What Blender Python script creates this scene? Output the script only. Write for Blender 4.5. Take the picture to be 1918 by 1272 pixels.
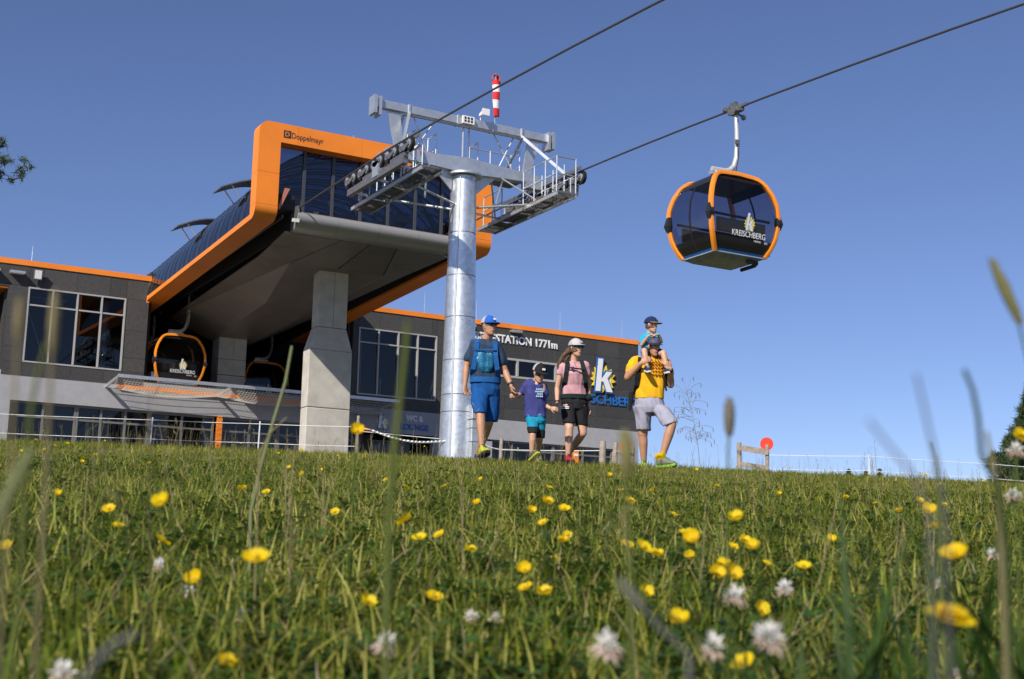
import bpy, bmesh, math, random
from mathutils import Vector, Matrix, Euler, noise

for o in list(bpy.data.objects): bpy.data.objects.remove(o)
scene = bpy.context.scene
COL = scene.collection
V = Vector
PI = math.pi

# ------------------------------------------------------------------ camera
# world axes: X along the station front (to the right), Y into the station, Z up; the camera's eye is the origin
F_PX, PITCH, ROLL, AZ = 2480.0, 0.181, 0.0201, 0.5195
_f = V((math.sin(AZ)*math.cos(PITCH), math.cos(AZ)*math.cos(PITCH), math.sin(PITCH)))
_rt = V((math.cos(AZ), -math.sin(AZ), 0)); _up = _rt.cross(_f)
_R = math.cos(ROLL)*_rt + math.sin(ROLL)*_up
_U = math.cos(ROLL)*_up - math.sin(ROLL)*_rt
cam_data = bpy.data.cameras.new('camera')
cam_data.sensor_width = 36.0
cam_data.lens = F_PX/1918*36
cam_data.clip_start = 0.05
cam_data.clip_end = 3000
cam = bpy.data.objects.new('camera', cam_data)
COL.objects.link(cam)
cam.matrix_world = Matrix(((_R.x, _U.x, -_f.x, 0), (_R.y, _U.y, -_f.y, 0), (_R.z, _U.z, -_f.z, 0), (0, 0, 0, 1)))
cam_data.dof.use_dof = True
cam_data.dof.focus_distance = 17.0
cam_data.dof.aperture_fstop = 8.0
scene.camera = cam

# ------------------------------------------------------------------ sky, sun, exposure
LIGHT = V((1.0, 0.6, -0.92)).normalized()
EL = math.asin(-LIGHT.z)
SUN_AZ = math.atan2(-LIGHT.x, -LIGHT.y)
world = bpy.data.worlds.new('World'); scene.world = world; world.use_nodes = True
nt = world.node_tree; nt.nodes.clear()
sky = nt.nodes.new('ShaderNodeTexSky'); sky.sky_type = 'NISHITA'; sky.sun_disc = False
sky.sun_elevation = EL; sky.sun_rotation = SUN_AZ
sky.altitude = 1771; sky.air_density = 1.0; sky.dust_density = 0.35; sky.ozone_density = 5.2
bg = nt.nodes.new('ShaderNodeBackground'); bg.inputs[1].default_value = 0.080
wo = nt.nodes.new('ShaderNodeOutputWorld')
tint = nt.nodes.new('ShaderNodeMix'); tint.data_type = 'RGBA'; tint.blend_type = 'MULTIPLY'; tint.inputs['Factor'].default_value = 1.0; tint.inputs['B'].default_value = (1.10, 0.97, 1.06, 1)   # the camera's white balance
nt.links.new(sky.outputs[0], tint.inputs['A']); nt.links.new(tint.outputs['Result'], bg.inputs[0]); nt.links.new(bg.outputs[0], wo.inputs[0])
sun_l = bpy.data.lights.new('sun', 'SUN'); sun_l.energy = 4.6; sun_l.angle = math.radians(0.53); sun_l.color = (1.0, 0.94, 0.85)
sun = bpy.data.objects.new('sun', sun_l); COL.objects.link(sun)
sun.rotation_euler = LIGHT.to_track_quat('-Z', 'Y').to_euler(); sun.location = (-30, -20, 40)
scene.view_settings.view_transform = 'Standard'; scene.view_settings.look = 'None'
scene.view_settings.exposure = 0.42; scene.view_settings.gamma = 1.0
scene.view_settings.use_curve_mapping = False
scene.render.engine = 'CYCLES'
scene.cycles.transparent_max_bounces = 16; scene.cycles.max_bounces = 6; scene.cycles.diffuse_bounces = 3; scene.cycles.glossy_bounces = 3

# ------------------------------------------------------------------ helpers
def ray(x, y): return _f + (x-959)/F_PX*_R - (y-636)/F_PX*_U
def at(x, y, D): return ray(x, y)*D                     # a point seen at (x, y), D metres deep
def at_y(x, y, Y): r = ray(x, y); return r*(Y/r.y)
def at_x(x, y, X): r = ray(x, y); return r*(X/r.x)
SA, CA = math.sin(AZ), math.cos(AZ)
def fwd(x, y): return x*SA+y*CA
def lat(x, y): return x*CA-y*SA
def world_xy(s, l): return (s*SA+l*CA, s*CA-l*SA)
def ground_z(x, y):
    s, l = fwd(x, y), lat(x, y)
    def sm(t): t = min(1, max(0, t)); return t*t*(3-2*t)
    h = 0.0895*s - 0.0202*l - 0.03 - 0.11*(1-sm((s-13.0)/3.2)) - 0.26*math.exp(-max(s, -1.5)/3.0)
    if s > 17: h -= 0.07*sm((s-17)/5)
    if s > 20: h -= 0.0002*(s-20)**2
    if l > 0: h -= 0.0009*min(l, 30)**2
    lim = 4.35
    if s > 40:
        h = min(h, lim + 0.15*(1-math.exp(-(max(h-lim, 0))/0.15)))
    if s > 85: h -= 0.05*(s-85)
    if s < 6 or True:
        h += 0.025*noise.noise(V((x*0.9, y*0.9, 0)))*min(1, s/3 if s > 0 else 0)
    return h

MATS = {}
def mat(name, color, rough=0.6, metal=0.0, noise_scale=0, noise_amt=0.0, bump=0.0, bump_scale=40, spec=0.5, coat=0.0, col2=None, rand=0.0):
    if name in MATS: return MATS[name]
    m = bpy.data.materials.new(name); m.use_nodes = True; t = m.node_tree; b = t.nodes['Principled BSDF']
    b.inputs['Base Color'].default_value = (*color, 1); b.inputs['Roughness'].default_value = rough
    b.inputs['Metallic'].default_value = metal; b.inputs['Specular IOR Level'].default_value = spec
    if coat: b.inputs['Coat Weight'].default_value = coat
    tc = t.nodes.new('ShaderNodeTexCoord')
    if noise_scale:
        n = t.nodes.new('ShaderNodeTexNoise'); n.inputs['Scale'].default_value = noise_scale; n.inputs['Detail'].default_value = 6
        t.links.new(tc.outputs['Object'], n.inputs['Vector'])
        r = t.nodes.new('ShaderNodeMapRange'); r.inputs['From Min'].default_value = 0.3; r.inputs['From Max'].default_value = 0.7
        t.links.new(n.outputs['Fac'], r.inputs['Value'])
        mx = t.nodes.new('ShaderNodeMix'); mx.data_type = 'RGBA'
        c2 = col2 or tuple(c*(1-noise_amt) for c in color)
        c1 = color if col2 else tuple(min(1, c*(1+noise_amt)) for c in color)
        mx.inputs['A'].default_value = (*c2, 1); mx.inputs['B'].default_value = (*c1, 1)
        t.links.new(r.outputs[0], mx.inputs['Factor']); t.links.new(mx.outputs['Result'], b.inputs['Base Color'])
    if rand:      # every sheet or pour differs a little in tone
        oi = t.nodes.new('ShaderNodeObjectInfo'); hs = t.nodes.new('ShaderNodeHueSaturation'); mr = t.nodes.new('ShaderNodeMapRange')
        mr.inputs['To Min'].default_value = 1-rand; mr.inputs['To Max'].default_value = 1+rand; t.links.new(oi.outputs['Random'], mr.inputs['Value']); t.links.new(mr.outputs[0], hs.inputs['Value'])
        if b.inputs['Base Color'].links: t.links.new(b.inputs['Base Color'].links[0].from_socket, hs.inputs['Color'])
        else: hs.inputs['Color'].default_value = (*color, 1)
        t.links.new(hs.outputs[0], b.inputs['Base Color'])
    if bump:
        n2 = t.nodes.new('ShaderNodeTexNoise'); n2.inputs['Scale'].default_value = bump_scale; n2.inputs['Detail'].default_value = 5
        t.links.new(tc.outputs['Object'], n2.inputs['Vector'])
        bp = t.nodes.new('ShaderNodeBump'); bp.inputs['Strength'].default_value = bump; bp.inputs['Distance'].default_value = 0.02
        t.links.new(n2.outputs['Fac'], bp.inputs['Height']); t.links.new(bp.outputs['Normal'], b.inputs['Normal'])
    MATS[name] = m; return m

def glass(name, tint, ior=1.5, rough=0.0, boost=1.0):
    if name in MATS: return MATS[name]
    m = bpy.data.materials.new(name); m.use_nodes = True; t = m.node_tree; t.nodes.clear()
    o = t.nodes.new('ShaderNodeOutputMaterial'); tr = t.nodes.new('ShaderNodeBsdfTransparent'); gl = t.nodes.new('ShaderNodeBsdfGlossy')
    tr.inputs[0].default_value = (*tint, 1); gl.inputs['Roughness'].default_value = rough
    fr = t.nodes.new('ShaderNodeFresnel'); fr.inputs['IOR'].default_value = ior
    ml = t.nodes.new('ShaderNodeMath'); ml.operation = 'MULTIPLY'; ml.inputs[1].default_value = boost; ml.use_clamp = True
    ms = t.nodes.new('ShaderNodeMixShader'); ge = t.nodes.new('ShaderNodeNewGeometry')     # only the outer face of a sheet mirrors
    iv = t.nodes.new('ShaderNodeMath'); iv.operation = 'SUBTRACT'; iv.inputs[0].default_value = 1.0; t.links.new(ge.outputs['Backfacing'], iv.inputs[1])
    m2 = t.nodes.new('ShaderNodeMath'); m2.operation = 'MULTIPLY'; t.links.new(iv.outputs[0], m2.inputs[1])
    t.links.new(fr.outputs[0], ml.inputs[0]); t.links.new(ml.outputs[0], m2.inputs[0]); t.links.new(m2.outputs[0], ms.inputs[0])
    t.links.new(tr.outputs[0], ms.inputs[1]); t.links.new(gl.outputs[0], ms.inputs[2]); t.links.new(ms.outputs[0], o.inputs[0])
    MATS[name] = m; return m

ORANGE = mat('orange_paint', (0.86, 0.235, 0.018), 0.5, noise_scale=0.7, noise_amt=0.10, rand=0.05)
PANEL = mat('anthracite_panel', (0.050, 0.047, 0.045), 0.62, noise_scale=14, noise_amt=0.28, bump=0.12, bump_scale=60, rand=0.16)
STUCCO = mat('grey_render', (0.33, 0.33, 0.345), 0.85, noise_scale=3, noise_amt=0.06, bump=0.1, bump_scale=120)
CONCRETE = mat('board_marked_concrete', (0.46, 0.43, 0.375), 0.85, noise_scale=2.2, noise_amt=0.14, bump=0.2, bump_scale=18)
SOFFIT = mat('brown_grey_sheet_metal', (0.24, 0.21, 0.185), 0.42, 0.35, noise_scale=1.2, noise_amt=0.12, rand=0.14)
LIPM = mat('grey_sheet_metal', (0.36, 0.35, 0.335), 0.36, 0.4)
ZINC = mat('galvanised_steel', (0.60, 0.62, 0.64), 0.42, 0.75, noise_scale=5, noise_amt=0.10)
ZINC_POLE = mat('galvanised_pole_steel', (0.66, 0.69, 0.72), 0.38, 0.8, noise_scale=7, noise_amt=0.16, bump=0.03, bump_scale=30, rand=0.06)
ZINC_DARK = mat('weathered_steel', (0.22, 0.22, 0.22), 0.5, 0.7, noise_scale=12, noise_amt=0.25)
BLACK = mat('black_rubber', (0.012, 0.012, 0.013), 0.6)
DARK = mat('dark_interior', (0.02, 0.02, 0.022), 0.8)
ROPE = mat('wire_rope_steel', (0.10, 0.10, 0.105), 0.45, 0.6)
FRAME_GREY = mat('window_frame_grey', (0.42, 0.41, 0.39), 0.5, 0.2)
WHITE = mat('white_paint', (0.78, 0.78, 0.78), 0.5)
TAPE = mat('white_fence_tape', (0.66, 0.66, 0.66), 0.6)
BLUE_SIGN = mat('blue_sign_paint', (0.015, 0.12, 0.38), 0.5)
YELLOW_SIGN = mat('yellow_sign_paint', (0.85, 0.62, 0.03), 0.5)
INK = mat('dark_print', (0.03, 0.025, 0.03), 0.6)
WOOD = mat('weathered_wood', (0.30, 0.25, 0.20), 0.85, noise_scale=9, noise_amt=0.3, bump=0.4, bump_scale=25)
RED = mat('red_sign_paint', (0.75, 0.05, 0.02), 0.5)
GLASS_WIN = glass('window_glass', (0.62, 0.65, 0.70), 1.55, 0.0, 1.2)
GLASS_HULL = glass('tinted_hall_glass', (0.44, 0.47, 0.54), 1.6, 0.01, 1.3)
GLASS_CAB = glass('tinted_cabin_glass', (0.70, 0.69, 0.74), 1.5, 0.0, 1.0)
GLASS_CAB_IN = GLASS_CAB

def tag(o, label=None, cat=None, group=None, kind=None):
    if label: o['label'] = label
    if cat: o['category'] = cat
    if group: o['group'] = group
    if kind: o['kind'] = kind
    return o
def thing(name, label, cat, loc=(0, 0, 0), rz=0.0, group=None):
    o = bpy.data.objects.new(name, None); COL.objects.link(o); o.location = loc; o.rotation_euler = (0, 0, rz)
    o.empty_display_size = 0.2
    return tag(o, label, cat, group)

class MB:
    """collects shapes and links them as ONE mesh object"""
    def __init__(s, org=(0, 0, 0)): s.v = []; s.f = []; s.org = V(org)
    def add(s, vs, fs):
        o = len(s.v); s.v += [V(v)-s.org for v in vs]; s.f += [tuple(i+o for i in f) for f in fs]; return s
    def box(s, x0, x1, y0, y1, z0, z1):
        return s.add([(x0,y0,z0),(x1,y0,z0),(x1,y1,z0),(x0,y1,z0),(x0,y0,z1),(x1,y0,z1),(x1,y1,z1),(x0,y1,z1)],
                     [(3,2,1,0),(4,5,6,7),(0,1,5,4),(1,2,6,5),(2,3,7,6),(3,0,4,7)])
    def bar(s, p0, p1, w, h=None, up=(0, 0, 1)):
        p0, p1 = V(p0), V(p1); h = h or w; d = (p1-p0).normalized(); u = V(up)
        a = d.cross(u)
        if a.length < 1e-4: a = d.cross(V((0, 1, 0)))
        a.normalize(); b = a.cross(d)
        a *= w/2; b *= h/2
        vs = [p0-a-b, p0+a-b, p0+a+b, p0-a+b, p1-a-b, p1+a-b, p1+a+b, p1-a+b]
        return s.add(vs, [(0,1,2,3),(7,6,5,4),(0,4,5,1),(1,5,6,2),(2,6,7,3),(3,7,4,0)])
    def tube(s, pts, r, n=8, cap=True):
        pts = [V(p) for p in pts]; m = len(pts)
        rs = r if isinstance(r, (list, tuple)) else [r]*m
        d0 = (pts[1]-pts[0]).normalized()
        u = V((0, 0, 1)) if abs(d0.z) < 0.9 else V((1, 0, 0))
        a = d0.cross(u).normalized(); vs = []; fs = []
        for i, p in enumerate(pts):
            d = (pts[min(i+1, m-1)]-pts[max(i-1, 0)]).normalized()
            a = (a - d*a.dot(d)).normalized(); b = d.cross(a)
            for k in range(n):
                t = 2*PI*k/n; vs.append(p + (a*math.cos(t)+b*math.sin(t))*rs[i])
        for i in range(m-1):
            for k in range(n):
                k2 = (k+1) % n; fs.append((i*n+k, i*n+k2, (i+1)*n+k2, (i+1)*n+k))
        if cap: fs += [tuple(range(n-1, -1, -1)), tuple((m-1)*n+k for k in range(n))]
        return s.add(vs, fs)
    def loft(s, rings, cap=True):
        n = len(rings[0]); vs = [p for r in rings for p in r]; fs = []
        for i in range(len(rings)-1):
            for k in range(n):
                k2 = (k+1) % n; fs.append((i*n+k, i*n+k2, (i+1)*n+k2, (i+1)*n+k))
        if cap: fs += [tuple(range(n-1, -1, -1)), tuple((len(rings)-1)*n+k for k in range(n))]
        return s.add(vs, fs)
    def prism(s, poly, off):
        n = len(poly); off = V(off); vs = [V(p) for p in poly]+[V(p)+off for p in poly]
        fs = [tuple(range(n)), tuple(range(2*n-1, n-1, -1))]+[(k, n+k, n+(k+1) % n, (k+1) % n) for k in range(n)]
        return s.add(vs, fs)
    def disc(s, c, ax, r, h, n=20, r2=None):
        c, ax = V(c), V(ax).normalized()
        return s.tube([c-ax*h/2, c+ax*h/2], [r, r2 if r2 is not None else r], n)
    def ball(s, c, rx, ry, rz, n=10, m=7):
        c = V(c); rings = []
        for i in range(1, m):
            t = PI*i/m; rings.append([c+V((rx*math.sin(t)*math.cos(2*PI*k/n), ry*math.sin(t)*math.sin(2*PI*k/n), -rz*math.cos(t))) for k in range(n)])
        return s.loft(rings)
    def build(s, name, material, parent=None, smooth=False, recalc=True):
        me = bpy.data.meshes.new(name); me.from_pydata([tuple(v) for v in s.v], [], s.f)
        if recalc:
            bm = bmesh.new(); bm.from_mesh(me); bmesh.ops.recalc_face_normals(bm, faces=bm.faces); bm.to_mesh(me); bm.free()
        if smooth:
            for p in me.polygons: p.use_smooth = True
            try: me.set_sharp_from_angle(angle=math.radians(38))
            except Exception: pass
        if isinstance(material, (list, tuple)):
            for m in material: me.materials.append(m)
        else: me.materials.append(material)
        o = bpy.data.objects.new(name, me); COL.objects.link(o)
        if parent is not None: o.parent = parent
        return o

def text_mesh(body, size, extrude=0.0, bold=0.0, align='LEFT', shear=0.0, spacing=1.0):
    c = bpy.data.curves.new('t', 'FONT'); c.body = body; c.size = size; c.extrude = extrude; c.offset = bold
    c.align_x = align; c.shear = shear; c.space_character = spacing; c.resolution_u = 3
    o = bpy.data.objects.new('t', c); COL.objects.link(o); bpy.context.view_layer.update()
    dg = bpy.context.evaluated_depsgraph_get(); me = bpy.data.meshes.new_from_object(o.evaluated_get(dg))
    bpy.data.objects.remove(o); bpy.data.curves.remove(c); return me
def place_text(me, name, material, parent, origin, xdir, ydir, org=(0, 0, 0)):
    """stand a flat text mesh up in the scene; xdir runs along the line, ydir up the letters"""
    x, y = V(xdir).normalized(), V(ydir).normalized(); z = x.cross(y); o0 = V(origin)-V(org)
    for v in me.vertices:
        c = v.co.copy(); v.co = o0 + x*c.x + y*c.y + z*c.z
    me.materials.clear(); me.materials.append(material); me.name = name
    o = bpy.data.objects.new(name, me); COL.objects.link(o); o.parent = parent; return o
def letters(body, name, material, parent, origin, xdir, ydir, width, height, extrude, bold=0.0, org=(0, 0, 0)):
    me = text_mesh(body, 1.0, 0.0, bold)
    xs = [v.co.x for v in me.vertices]; ys = [v.co.y for v in me.vertices]
    sx = width/(max(xs)-min(xs)); sy = height/(max(ys)-min(ys)); x0, y0 = min(xs), min(ys)
    bpy.data.meshes.remove(me)
    me = text_mesh(body, 1.0, extrude, bold)
    for v in me.vertices: v.co = V(((v.co.x-x0)*sx, (v.co.y-y0)*sy, v.co.z))
    return place_text(me, name, material, parent, origin, xdir, ydir, org)
def k_logo(parent, origin, xdir, ydir, h, depth, org=(0, 0, 0)):
    """white k with a blue edge in front of a spiky yellow sun; h is the height of the k"""
    x, y = V(xdir).normalized(), V(ydir).normalized(); z = x.cross(y); o0 = V(origin)-V(org)
    def flat(name, polys, m, d0, d1):
        b = MB()
        for poly in polys: b.prism([o0+x*(p[0]*h)+y*(p[1]*h)+z*d0 for p in poly], z*(d1-d0))
        return b.build(name, m, parent)
    star = []
    for i in range(26):
        a = 2*PI*i/26+0.1; r = 0.47 if i % 2 else 0.335
        star.append((0.40+r*math.cos(a), 0.40+r*0.92*math.sin(a)))
    flat('sun_rays', [star], YELLOW_SIGN, 0, depth*0.5)
    ring = [(0.40+0.30*math.cos(2*PI*i/24), 0.38+0.29*math.sin(2*PI*i/24)) for i in range(24)]
    flat('sun_disc', [ring], mat('pale_yellow_paint', (0.85, 0.74, 0.30), 0.5), depth*0.5, depth*0.6)
    edge = 0.045 if depth > 0.05 else 0.03
    def kpolys(g):
        return [[(0.10-g, 0.0-g), (0.27+g, 0.0-g), (0.37+g, 1.0+g), (0.20-g, 1.0+g)],
                [(0.26, 0.30-g), (0.42-g*0.6, 0.30-g), (0.70+g, 0.62+g), (0.50-g, 0.62+g)],
                [(0.34-g*0.3, 0.42), (0.50-g*0.2, 0.0-g), (0.72+g, 0.0-g), (0.50+g, 0.46)]]
    for i, p in enumerate(kpolys(edge)): flat('letter_edge', [p], BLUE_SIGN, depth*(0.62+0.02*i), depth*(0.9+0.02*i))
    for i, p in enumerate(kpolys(0.0)): flat('letter_face', [p], WHITE, depth*(0.97+0.02*i), depth*(1.1+0.02*i))
# ------------------------------------------------------------------ ground
def build_ground():
    vs, fs = [], []
    ss = [-60, -30, -15, -8, -4, -2, -1] + [i*0.35 for i in range(0, 40)] + [14+i*1.0 for i in range(0, 50)] + [65, 70, 78, 86, 95, 110, 140, 190, 260, 400, 700]
    ls = [-600, -300, -150, -80, -50] + [-36+i*1.5 for i in range(0, 17)] + [-10.5+i*0.6 for i in range(0, 36)] + [12+i*1.5 for i in range(0, 21)] + [50, 80, 150, 300, 600]
    for s in ss:
        for l in ls:
            x, y = world_xy(s, l); vs.append((x, y, ground_z(x, y)))
    n = len(ls)
    for i in range(len(ss)-1):
        for j in range(n-1): fs.append((i*n+j, i*n+j+1, (i+1)*n+j+1, (i+1)*n+j))
    b = MB(); b.v = [V(v) for v in vs]; b.f = fs
    m = mat('meadow_soil', (0.055, 0.070, 0.018), 0.95, noise_scale=1.3, noise_amt=0.3, bump=0.5, bump_scale=14, col2=(0.045, 0.04, 0.018))
    o = b.build('ground', m, None, True, recalc=False); tag(o, kind='structure'); return o
build_ground()
def build_bounce_forecourt():  # unseen grey sheet, added so light bounced up to the soffit stays neutral
    b = MB(); n = 20; vs = []; fs = []
    for i in range(n+1):
        for j in range(n+1):
            x, y = 4+36*i/n, 43+30*j/n; vs.append((x, y, ground_z(x, y)+0.02))
    for i in range(n):
        for j in range(n): fs.append((i*(n+1)+j, (i+1)*(n+1)+j, (i+1)*(n+1)+j+1, i*(n+1)+j+1))
    b.add(vs, fs); o = b.build('bounce_forecourt', mat('forecourt_bounce_grey', (0.13, 0.12, 0.11), 0.95, noise_scale=8, noise_amt=0.2, bump=0.4, bump_scale=60)); tag(o, kind='structure')
build_bounce_forecourt()

# ------------------------------------------------------------------ station
YF = 53.83            # plane of the station front
XL, XR, YH = 13.42, 22.26, 40.56   # sides and front of the cantilevered hall
def hz(Y): return 11.27+(YF-Y)*0.0377   # lower edge of the hall's glass, rising to the front

def cells(x0, x1, z0, z1, holes, pw, ph):
    xs = {x0, x1}; zs = {z0, z1}
    x = x0+pw
    while x < x1-0.3: xs.add(x); x += pw
    z = z0+ph
    while z < z1-0.3: zs.add(z); z += ph
    for h in holes:
        for k in (0, 1):
            xs = {q for q in xs if abs(q-h[k]) > 0.25 or q in (x0, x1)} | {h[k]}
            zs = {q for q in zs if abs(q-h[2+k]) > 0.25 or q in (z0, z1)} | {h[2+k]}
    xs, zs = sorted(xs), sorted(zs); out = []
    for i in range(len(xs)-1):
        for j in range(len(zs)-1):
            cx, cz = (xs[i]+xs[i+1])/2, (zs[j]+zs[j+1])/2
            if any(h[0] < cx < h[1] and h[2] < cz < h[3] for h in holes): continue
            out.append((xs[i], xs[i+1], zs[j], zs[j+1]))
    return out
def clad_wall(root, x0, x1, z0, z1, holes, pw=1.3, ph=1.12):
    w = MB()
    for a in cells(x0, x1, z0, z1, holes, 50, 50): w.box(a[0], a[1], YF+0.002, YF+0.28, a[2], a[3])
    w.build('wall', DARK, root)
    for a in cells(x0, x1, z0, z1, holes, pw, ph):
        g = 0.005
        MB().box(a[0]+g, a[1]-g, YF-0.03, YF-0.001, a[2]+g, a[3]-g).build('panel', PANEL, root)
def glazing(root, x0, x1, z0, z1, nx, splits, y=None, fm=FRAME_GREY, fw=0.06, glassm=None, name='window'):
    y = YF+0.05 if y is None else y
    zs = [z0]+list(splits)+[z1]; w = (x1-x0)/nx
    fr = MB()
    fr.box(x0, x1, y-0.10, y+0.06, z0, z0+fw).box(x0, x1, y-0.10, y+0.06, z1-fw, z1)
    for i in range(nx+1):
        xc = min(max(x0+i*w, x0+fw/2), x1-fw/2); fr.box(xc-fw/2, xc+fw/2, y-0.11, y+0.07, z0+fw, z1-fw)
    for z in splits: fr.box(x0+fw, x1-fw, y-0.09, y+0.05, z-fw/2, z+fw/2)
    f = fr.build(name+'_frame', fm, root)
    for i in range(nx):
        for j in range(len(zs)-1):
            MB().box(x0+i*w+fw/2, x0+(i+1)*w-fw/2, y-0.012, y+0.012, zs[j]+fw/2, zs[j+1]-fw/2).build('pane', glassm or GLASS_WIN, f)
    return f
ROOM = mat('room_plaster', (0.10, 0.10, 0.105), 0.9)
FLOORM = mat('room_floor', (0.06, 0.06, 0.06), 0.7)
def room(root, x0, x1, z0, z1, depth, m=ROOM):
    y0, y1 = YF+0.30, YF+depth
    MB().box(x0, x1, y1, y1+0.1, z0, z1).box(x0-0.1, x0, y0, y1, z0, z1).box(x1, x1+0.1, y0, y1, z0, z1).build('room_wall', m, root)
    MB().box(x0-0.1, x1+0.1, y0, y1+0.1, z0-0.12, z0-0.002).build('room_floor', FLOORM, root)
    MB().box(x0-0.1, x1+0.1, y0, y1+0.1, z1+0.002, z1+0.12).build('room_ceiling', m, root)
def rod(root, x, y, z, h=1.1): MB().tube([(x, y, z), (x, y, z+h)], [0.014, 0.006], 6).build('lightning_rod', ZINC, root)

# ---- left wing
LW = thing('station_wing', 'dark panelled left wing of the lift station with tall office window', 'building', (8, YF+6, 4.3))
LW_O = LW.location.copy()
class WB(MB):
    pass
def with_origin(root):
    """children hold world coordinates: shift them by the root's own place"""
    for c in root.children_recursive:
        if c.parent == root: c.location = c.location - root.location
wl = (8.77, 12.59, 8.07, 11.07)
clad_wall(LW, 8.02, 13.52, 7.52, 11.9, [wl])
clad_wall(LW, -4.0, 6.55, 7.52, 11.9, [])
MB().box(6.55, 8.02, YF+0.0, YF+0.25, 11.0, 11.9).box(6.55, 8.02, YF-0.03, YF-0.002, 11.003, 11.897).build('lintel', PANEL, LW)
MB().box(6.56, 8.01, YF+0.01, YF+1.6, 10.93, 10.995).build('entrance_soffit', ORANGE, LW)
MB().box(6.56, 8.01, YF+1.6, YF+1.75, 7.52, 10.93).build('recess_wall', DARK, LW)
MB().box(7.96, 8.02, YF+0.28, YF+1.6, 7.52, 10.93).box(6.55, 6.60, YF+0.28, YF+1.6, 7.52, 10.93).build('recess_cheek', PANEL, LW)
glazing(LW, *wl, 4, [10.36])
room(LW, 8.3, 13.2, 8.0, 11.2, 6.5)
MB().tube([(12.15, YF+1.6, 8.0), (12.15, YF+1.6, 11.2)], 0.17, 20).build('round_column', CONCRETE, LW, True)
MB().tube([(8.9, YF+0.5, 10.3), (9.75, YF+0.6, 8.1)], 0.018, 6).build('brace_cable', ZINC, LW)
MB().box(9.3, 10.7, YF+2.2, YF+3.2, 11.10, 11.16).build('ceiling_light_panel', mat('light_panel_white', (0.7, 0.7, 0.72), 0.5), LW)
MB().tube([(11.75, YF+0.7, 8.05), (11.75, YF+0.7, 8.75)], 0.03, 8).build('striped_pole', WHITE, LW)
MB().box(-4.0, 13.56, YF-0.07, YF+13, 11.905, 12.12).build('roof_coping', ORANGE, LW)
MB().box(13.45, 13.60, YF+0.30, YF+12, 7.5, 11.9).build('side_wall', PANEL, LW)
MB().prism([(13.523, YF-0.035, 11.9), (13.523, YF-0.035, 11.0), (13.40, YF-0.035, 11.0), (13.50, YF-0.035, 11.9)], (0, 0.02, 0)).build('edge_trim', ORANGE, LW)
for x in (8.9, 3.0): rod(LW, x, YF+0.6, 12.12, 0.75)
# ---- lower storey, shared base of both wings
BASE = thing('station_ground_floor', 'light grey rendered ground floor of the station with dark glazing', 'building', (20, YF+6, 4.3))
MB().box(8.0, 22.9, YF-0.06, YF+0.3, 6.55, 7.5).build('render_band', STUCCO, BASE)
MB().box(27.2, 38.1, YF-0.06, YF+0.3, 6.50, 7.46).build('render_band', STUCCO, BASE)
MB().box(22.903, 27.197, YF-0.14, YF+0.3, 6.42, 7.47).build('entrance_fascia', STUCCO, BASE)
MB().box(8.0, 8.45, YF-0.06, YF+0.3, 4.0, 6.548).build('pier', STUCCO, BASE)
MB().box(36.6, 38.1, YF-0.06, YF+0.3, 4.0, 6.498).build('pier', STUCCO, BASE)
MB().box(26.75, 29.8, YF-0.06, YF+0.3, 4.0, 6.41).build('pier', STUCCO, BASE)
MB().box(-4.0, 7.998, YF+0.5, YF+0.8, 4.0, 7.5).build('recessed_wall', STUCCO, BASE)
MB().box(6.8, 8.0, YF-0.05, YF+0.5, 4.0, 7.48).build('return_wall', STUCCO, BASE)
lowm = mat('door_frame_grey', (0.17, 0.165, 0.155), 0.5, 0.2)
for x0, x1, nx in ((8.46, 11.0, 2), (11.0, 13.9, 3), (13.9, 16.6, 2), (16.9, 19.4, 2), (19.4, 22.88, 3)):
    glazing(BASE, x0+0.003, x1-0.003, 4.2, 6.545, nx, [5.98], YF+0.22, lowm, 0.08, name='door')
glazing(BASE, 29.803, 33.2, 4.2, 6.495, 3, [6.1], YF+0.15, lowm, 0.08, name='door')
glazing(BASE, 33.203, 36.597, 4.2, 6.495, 2, [6.1], YF+0.15, lowm, 0.08, name='door')
glazing(BASE, 24.2, 26.7, 4.2, 6.2, 2, [], YF+1.2, lowm, 0.08, name='entrance_door')
MB().box(22.91, 23.3, YF+0.05, YF+1.2, 4.0, 6.415).box(23.3, 24.19, YF+1.1, YF+1.2, 4.0, 6.415).build('entrance_reveal', PANEL, BASE)
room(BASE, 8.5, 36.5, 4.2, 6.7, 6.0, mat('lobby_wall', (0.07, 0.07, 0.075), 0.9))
MB().box(8.0, 22.9, YF-0.02, YF+16, 7.502, 7.70).build('platform_slab', mat('platform_concrete', (0.30, 0.29, 0.28), 0.85, noise_scale=3, noise_amt=0.1), BASE)
MB().box(12.5, 22.3, YF-0.16, YF-0.062, 7.36, 7.50).build('edge_beam', ORANGE, BASE)
MB().box(16.68, 16.88, YF-0.12, YF+0.08, 4.1, 6.548).build('post', ORANGE, BASE)
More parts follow.
